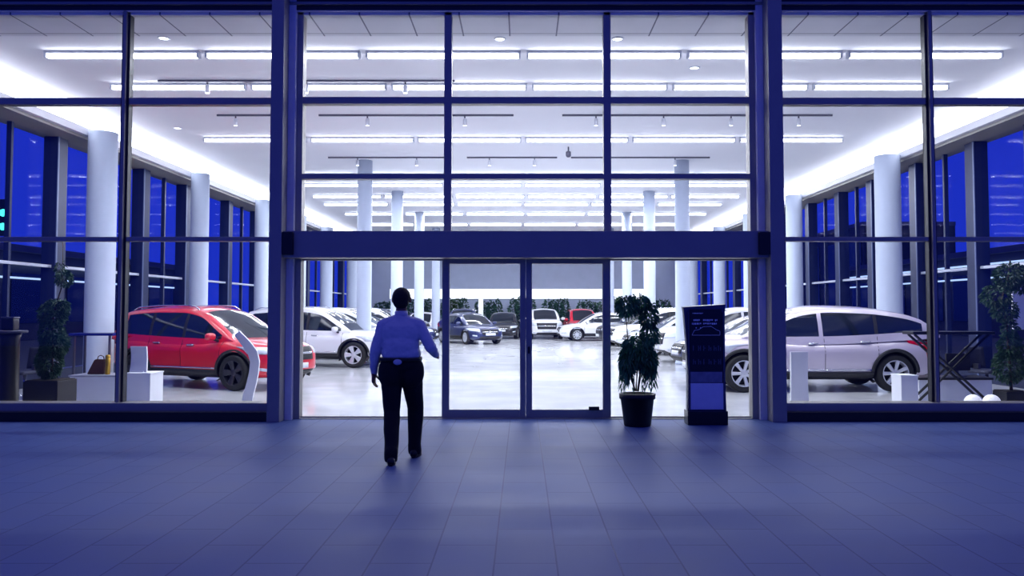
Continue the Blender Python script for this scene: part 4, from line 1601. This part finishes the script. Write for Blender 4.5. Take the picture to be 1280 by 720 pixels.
# right furniture
Yw = 13.1
curved_panel('white_totem', 'narrow white totem panel standing in front of the pearl crossover', 'panel', 988.5, 1009, 440, 503, Yw, 0, .02)
Yw = 12.7
a, b = X_(1125, Yw), X_(1146, Yw)
pr = thing('display_podium', 'low white podium in front of the rear wheel of the pearl crossover', 'podium', ((a + b) / 2, Yw, 0))
hp = Z_(469, Yw)
slab('plinth', M_DESK, pr, -(b - a) / 2, (b - a) / 2, 0, .34, 0, hp - .02)
slab('top_plate', M_DESK, pr, -(b - a) / 2 - .01, (b - a) / 2 + .01, -.01, .35, hp - .02, hp)
a, b = X_(1147, 13.7), X_(1238, 13.7)
cr_ = thing('reception_counter', 'long low grey-white counter behind the right mullion', 'counter', ((a + b) / 2, 13.7, 0))
hr = Z_(472, 13.7)
wr_ = (b - a) / 2
slab('body', M_DESK, cr_, -wr_, wr_, 0, .5, 0, hr - .04)
slab('top', M_BLACK, cr_, -wr_ - .02, wr_ + .02, -.02, .52, hr - .04, hr)
mo = thing('monitor', 'black desktop monitor on the long counter, just right of the right mullion', 'monitor', (X_(1196, 13.95), 13.95, hr), R(12))
slab('screen', M_BLACK, mo, -.24, .24, -.015, .015, .10, .40, .006)
slab('neck', M_TRACK, mo, -.025, .025, 0.016, .04, .02, .25, .003)
slab('foot', M_TRACK, mo, -.12, .12, -.08, .10, 0, .02, .005)
for k, (px, lab) in enumerate(((1214, 'white ball lamp on the floor at the left of the grey side post'), (1237, 'white ball lamp on the floor beside the tall conifer pot'))):
    t = thing('ball_lamp', lab, 'lamp', (X_(px, 12.45), 12.45, 0), 0, 'white ball lamps')
    bm = bmesh.new(); lathe(bm, [(.07, 0), (.07, .03)], 20); link_mesh('base', bm, M_FIX, t)
    bm = bmesh.new(); ellip(bm, (0, 0, .15), (.13, .13, .13)); link_mesh('globe', bm, emis('ball_globe', (.85, .88, 1), .55), t, True)

# magenta poster panel near the tail of the pearl crossover
# right plants
Yt = 12.75
pxr = X_(1262, Yt)
p2 = thing('potted_conifer', 'tall twisting green tree in a black pot at the right edge of the glazing', 'plant', (pxr, Yt, 0))
pot(p2, .19, .19, .30, True)
def rr_(px, py, y=0):
    return (X_(px, Yt) - pxr, y, Z_(py, Yt))
bm = bmesh.new()
tube(bm, [rr_(1262, 490), rr_(1260, 440), rr_(1258, 400), rr_(1252, 375), rr_(1262, 345), rr_(1264, 325)], [.025, .022, .018, .014, .010, .006], 7)
link_mesh('trunk', bm, M_STEM, p2, True)
bm = bmesh.new()
leaves(bm, random.Random(6), [(rr_(1264, 345), (.22, .2, .20), 1.3), (rr_(1278, 352), (.2, .2, .18), 1), (rr_(1246, 370), (.20, .18, .18), 1.0), (rr_(1256, 388), (.17, .17, .16), .9), (rr_(1262, 412), (.09, .1, .15), .5), (rr_(1262, 432), (.15, .15, .2), 1.2), (rr_(1260, 458), (.22, .2, .25), 2.0)], 4600, .075, .014, .3)
link_mesh('foliage', bm, M_LEAFD, p2)
sb = thing('display_screen', 'pale white freestanding screen at the far right edge behind the tree', 'screen', (X_(1290, 13.6), 13.6, 0))
slab('panel', M_DESK, sb, -.33, .33, -.02, .02, Z_(412, 13.6), Z_(354, 13.6))
slab('pole', M_TRACK, sb, -.03, .03, -.02, .02, .03, Z_(412, 13.6), .003)
slab('foot', M_TRACK, sb, -.25, .25, -.18, .18, 0, .03, .005)

# far end: white flag pole totem and hedge planters along the wall
Yz = 42.0
fp = thing('banner_pole', 'slim white banner pole standing alone on the floor, seen through the left door leaf', 'pole', (X_(601, Yz), Yz, 0))
bm = bmesh.new(); lathe(bm, [(.22, 0), (.22, .03), (.05, .05), (.04, .06)], 20); link_mesh('foot', bm, M_DESK, fp)
slab('banner', M_DESK, fp, -.13, .13, -.03, .03, .05, 2.25, .02)
rh = random.Random(3)
M_PLANT = mat('planter_grey', (90, 94, 110), 0.6, 0, var=.1)
for k in range(9):
    x = -8.6 + 2.15 * k
    t = thing('hedge_planter', 'green hedge in a grey trough against the far wall, %s from the left' % ordn[k], 'hedge', (x, 50.9, 0), 0, 'hedges along the far wall')
    slab('trough', M_PLANT, t, -.88, .88, -.3, .3, 0, .6, .01)
    bm = bmesh.new()
    hh = [2.05, 2.2, 2.3, 2.15, 2.3, 2.2, 2.1, 2.35, 2.2][k]
    leaves(bm, rh, [((q * .45, 0, .6 + (hh - .6) / 2 + rh.uniform(-.06, .06)), (.27, .26, (hh - .6) / 2 + .05), 1) for q in (-1.25, -.4, .4, 1.25)], 1500, .18, .06, .2)
    link_mesh('foliage', bm, M_LEAFD, t)

# ================================================================== STREET OUTSIDE THE SIDE GLAZING
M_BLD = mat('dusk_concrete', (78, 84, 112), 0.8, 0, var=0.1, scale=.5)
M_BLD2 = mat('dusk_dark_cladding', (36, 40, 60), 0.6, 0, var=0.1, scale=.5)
M_WINL = emis('lit_strip', (.55, .75, .95), 1.1)
M_WIND = mat('dark_window', (16, 20, 40), 0.2, 0, var=.1)
def building(label, x, y0, y1, hgt, s, strips, m):
    t = thing('office_building', label, 'building', (x, (y0 + y1) / 2, 0))
    hl = (y1 - y0) / 2
    slab('facade', m, t, min(0, s * 8), max(0, s * 8), -hl, hl, 0, hgt, .02)
    slab('parapet', M_BLD, t, min(-s * .2, s * 8), max(-s * .2, s * 8), -hl - .1, hl + .1, hgt, hgt + .35, .02)
    n = int((y1 - y0) / 5)
    for k in range(n):
        yc = -hl + (k + .5) * (y1 - y0) / n
        w_ = (y1 - y0) / n * .38
        wn = slab('window', M_WIND, t, min(-s * .06, 0), max(-s * .06, 0), yc - w_, yc + w_, .9, hgt - 1.1, .01)
    for z in strips:
        slab('light_strip', M_WINL, t, min(-s * .25, -s * .05), max(-s * .25, -s * .05), -hl + .5, hl - .5, z, z + .09, .01)
building('long low dark building with white light strips outside the left side glazing', -26, 20, 60, 4.6, -1, (3.2, 3.9), M_BLD2)
building('long low dark building with white light strips outside the right side glazing', 27, 20, 66, 4.8, 1, (3.4, 4.2), M_BLD2)
building('taller plain block further along outside the right side glazing', 30, 70, 95, 9, 1, (), M_BLD2)
tl = thing('traffic_light', 'green traffic light on a dark pole outside, at the far left edge', 'traffic light', (X_(6, 26, 262), 26, 0))
bm = bmesh.new(); tube(bm, [(0, .12, 0), (0, .12, 5.2)], .06, 10); link_mesh('pole', bm, M_TRACK, tl, True)
slab('head', M_BLACK, tl, -.17, .17, -.08, .08, 4.0, 5.2, .03)
for z in (4.3, 4.75):
    bm = bmesh.new(); lathe(bm, [(.11, -.12), (.12, -.08)], 20, 'Y', (0, 0, z)); link_mesh('lens', bm, emis('green_signal', (.05, .9, .6), 2.2), tl)

# small recessed downlights
for k, (px, py) in enumerate(((205, 43), (625, 44), (772, 44), (868, 81), (222, 158), (1104, 190))):
    Yk_ = (CZ - CAMH) / ((387.9 - py) / FPX)
    z = CZ - (.04 if Yk_ < 12.6 else 0)
    t = thing('downlight', 'small round downlight, ' + ['in the tiled strip at far left', 'in the tiled strip near the centre', 'in the tiled strip right of centre', 'between the first two tube rows, right of centre', 'near the left light cove', 'near the right light cove'][k], 'ceiling light', (X_(px, Yk_, py), Yk_, z), 0, 'round downlights in the ceiling')
    bm = bmesh.new(); lathe(bm, [(.10, 0), (.10, -.012), (.075, -.016), (.075, -.004)], 24, caps=False); fixn(bm); link_mesh('ring', bm, M_FIX, t, True)
    bm = bmesh.new(); lathe(bm, [(.074, -.004), (.074, -.010)], 24); link_mesh('lens', bm, emis('spot_lens', (0.9, 0.93, 1), 5), t)
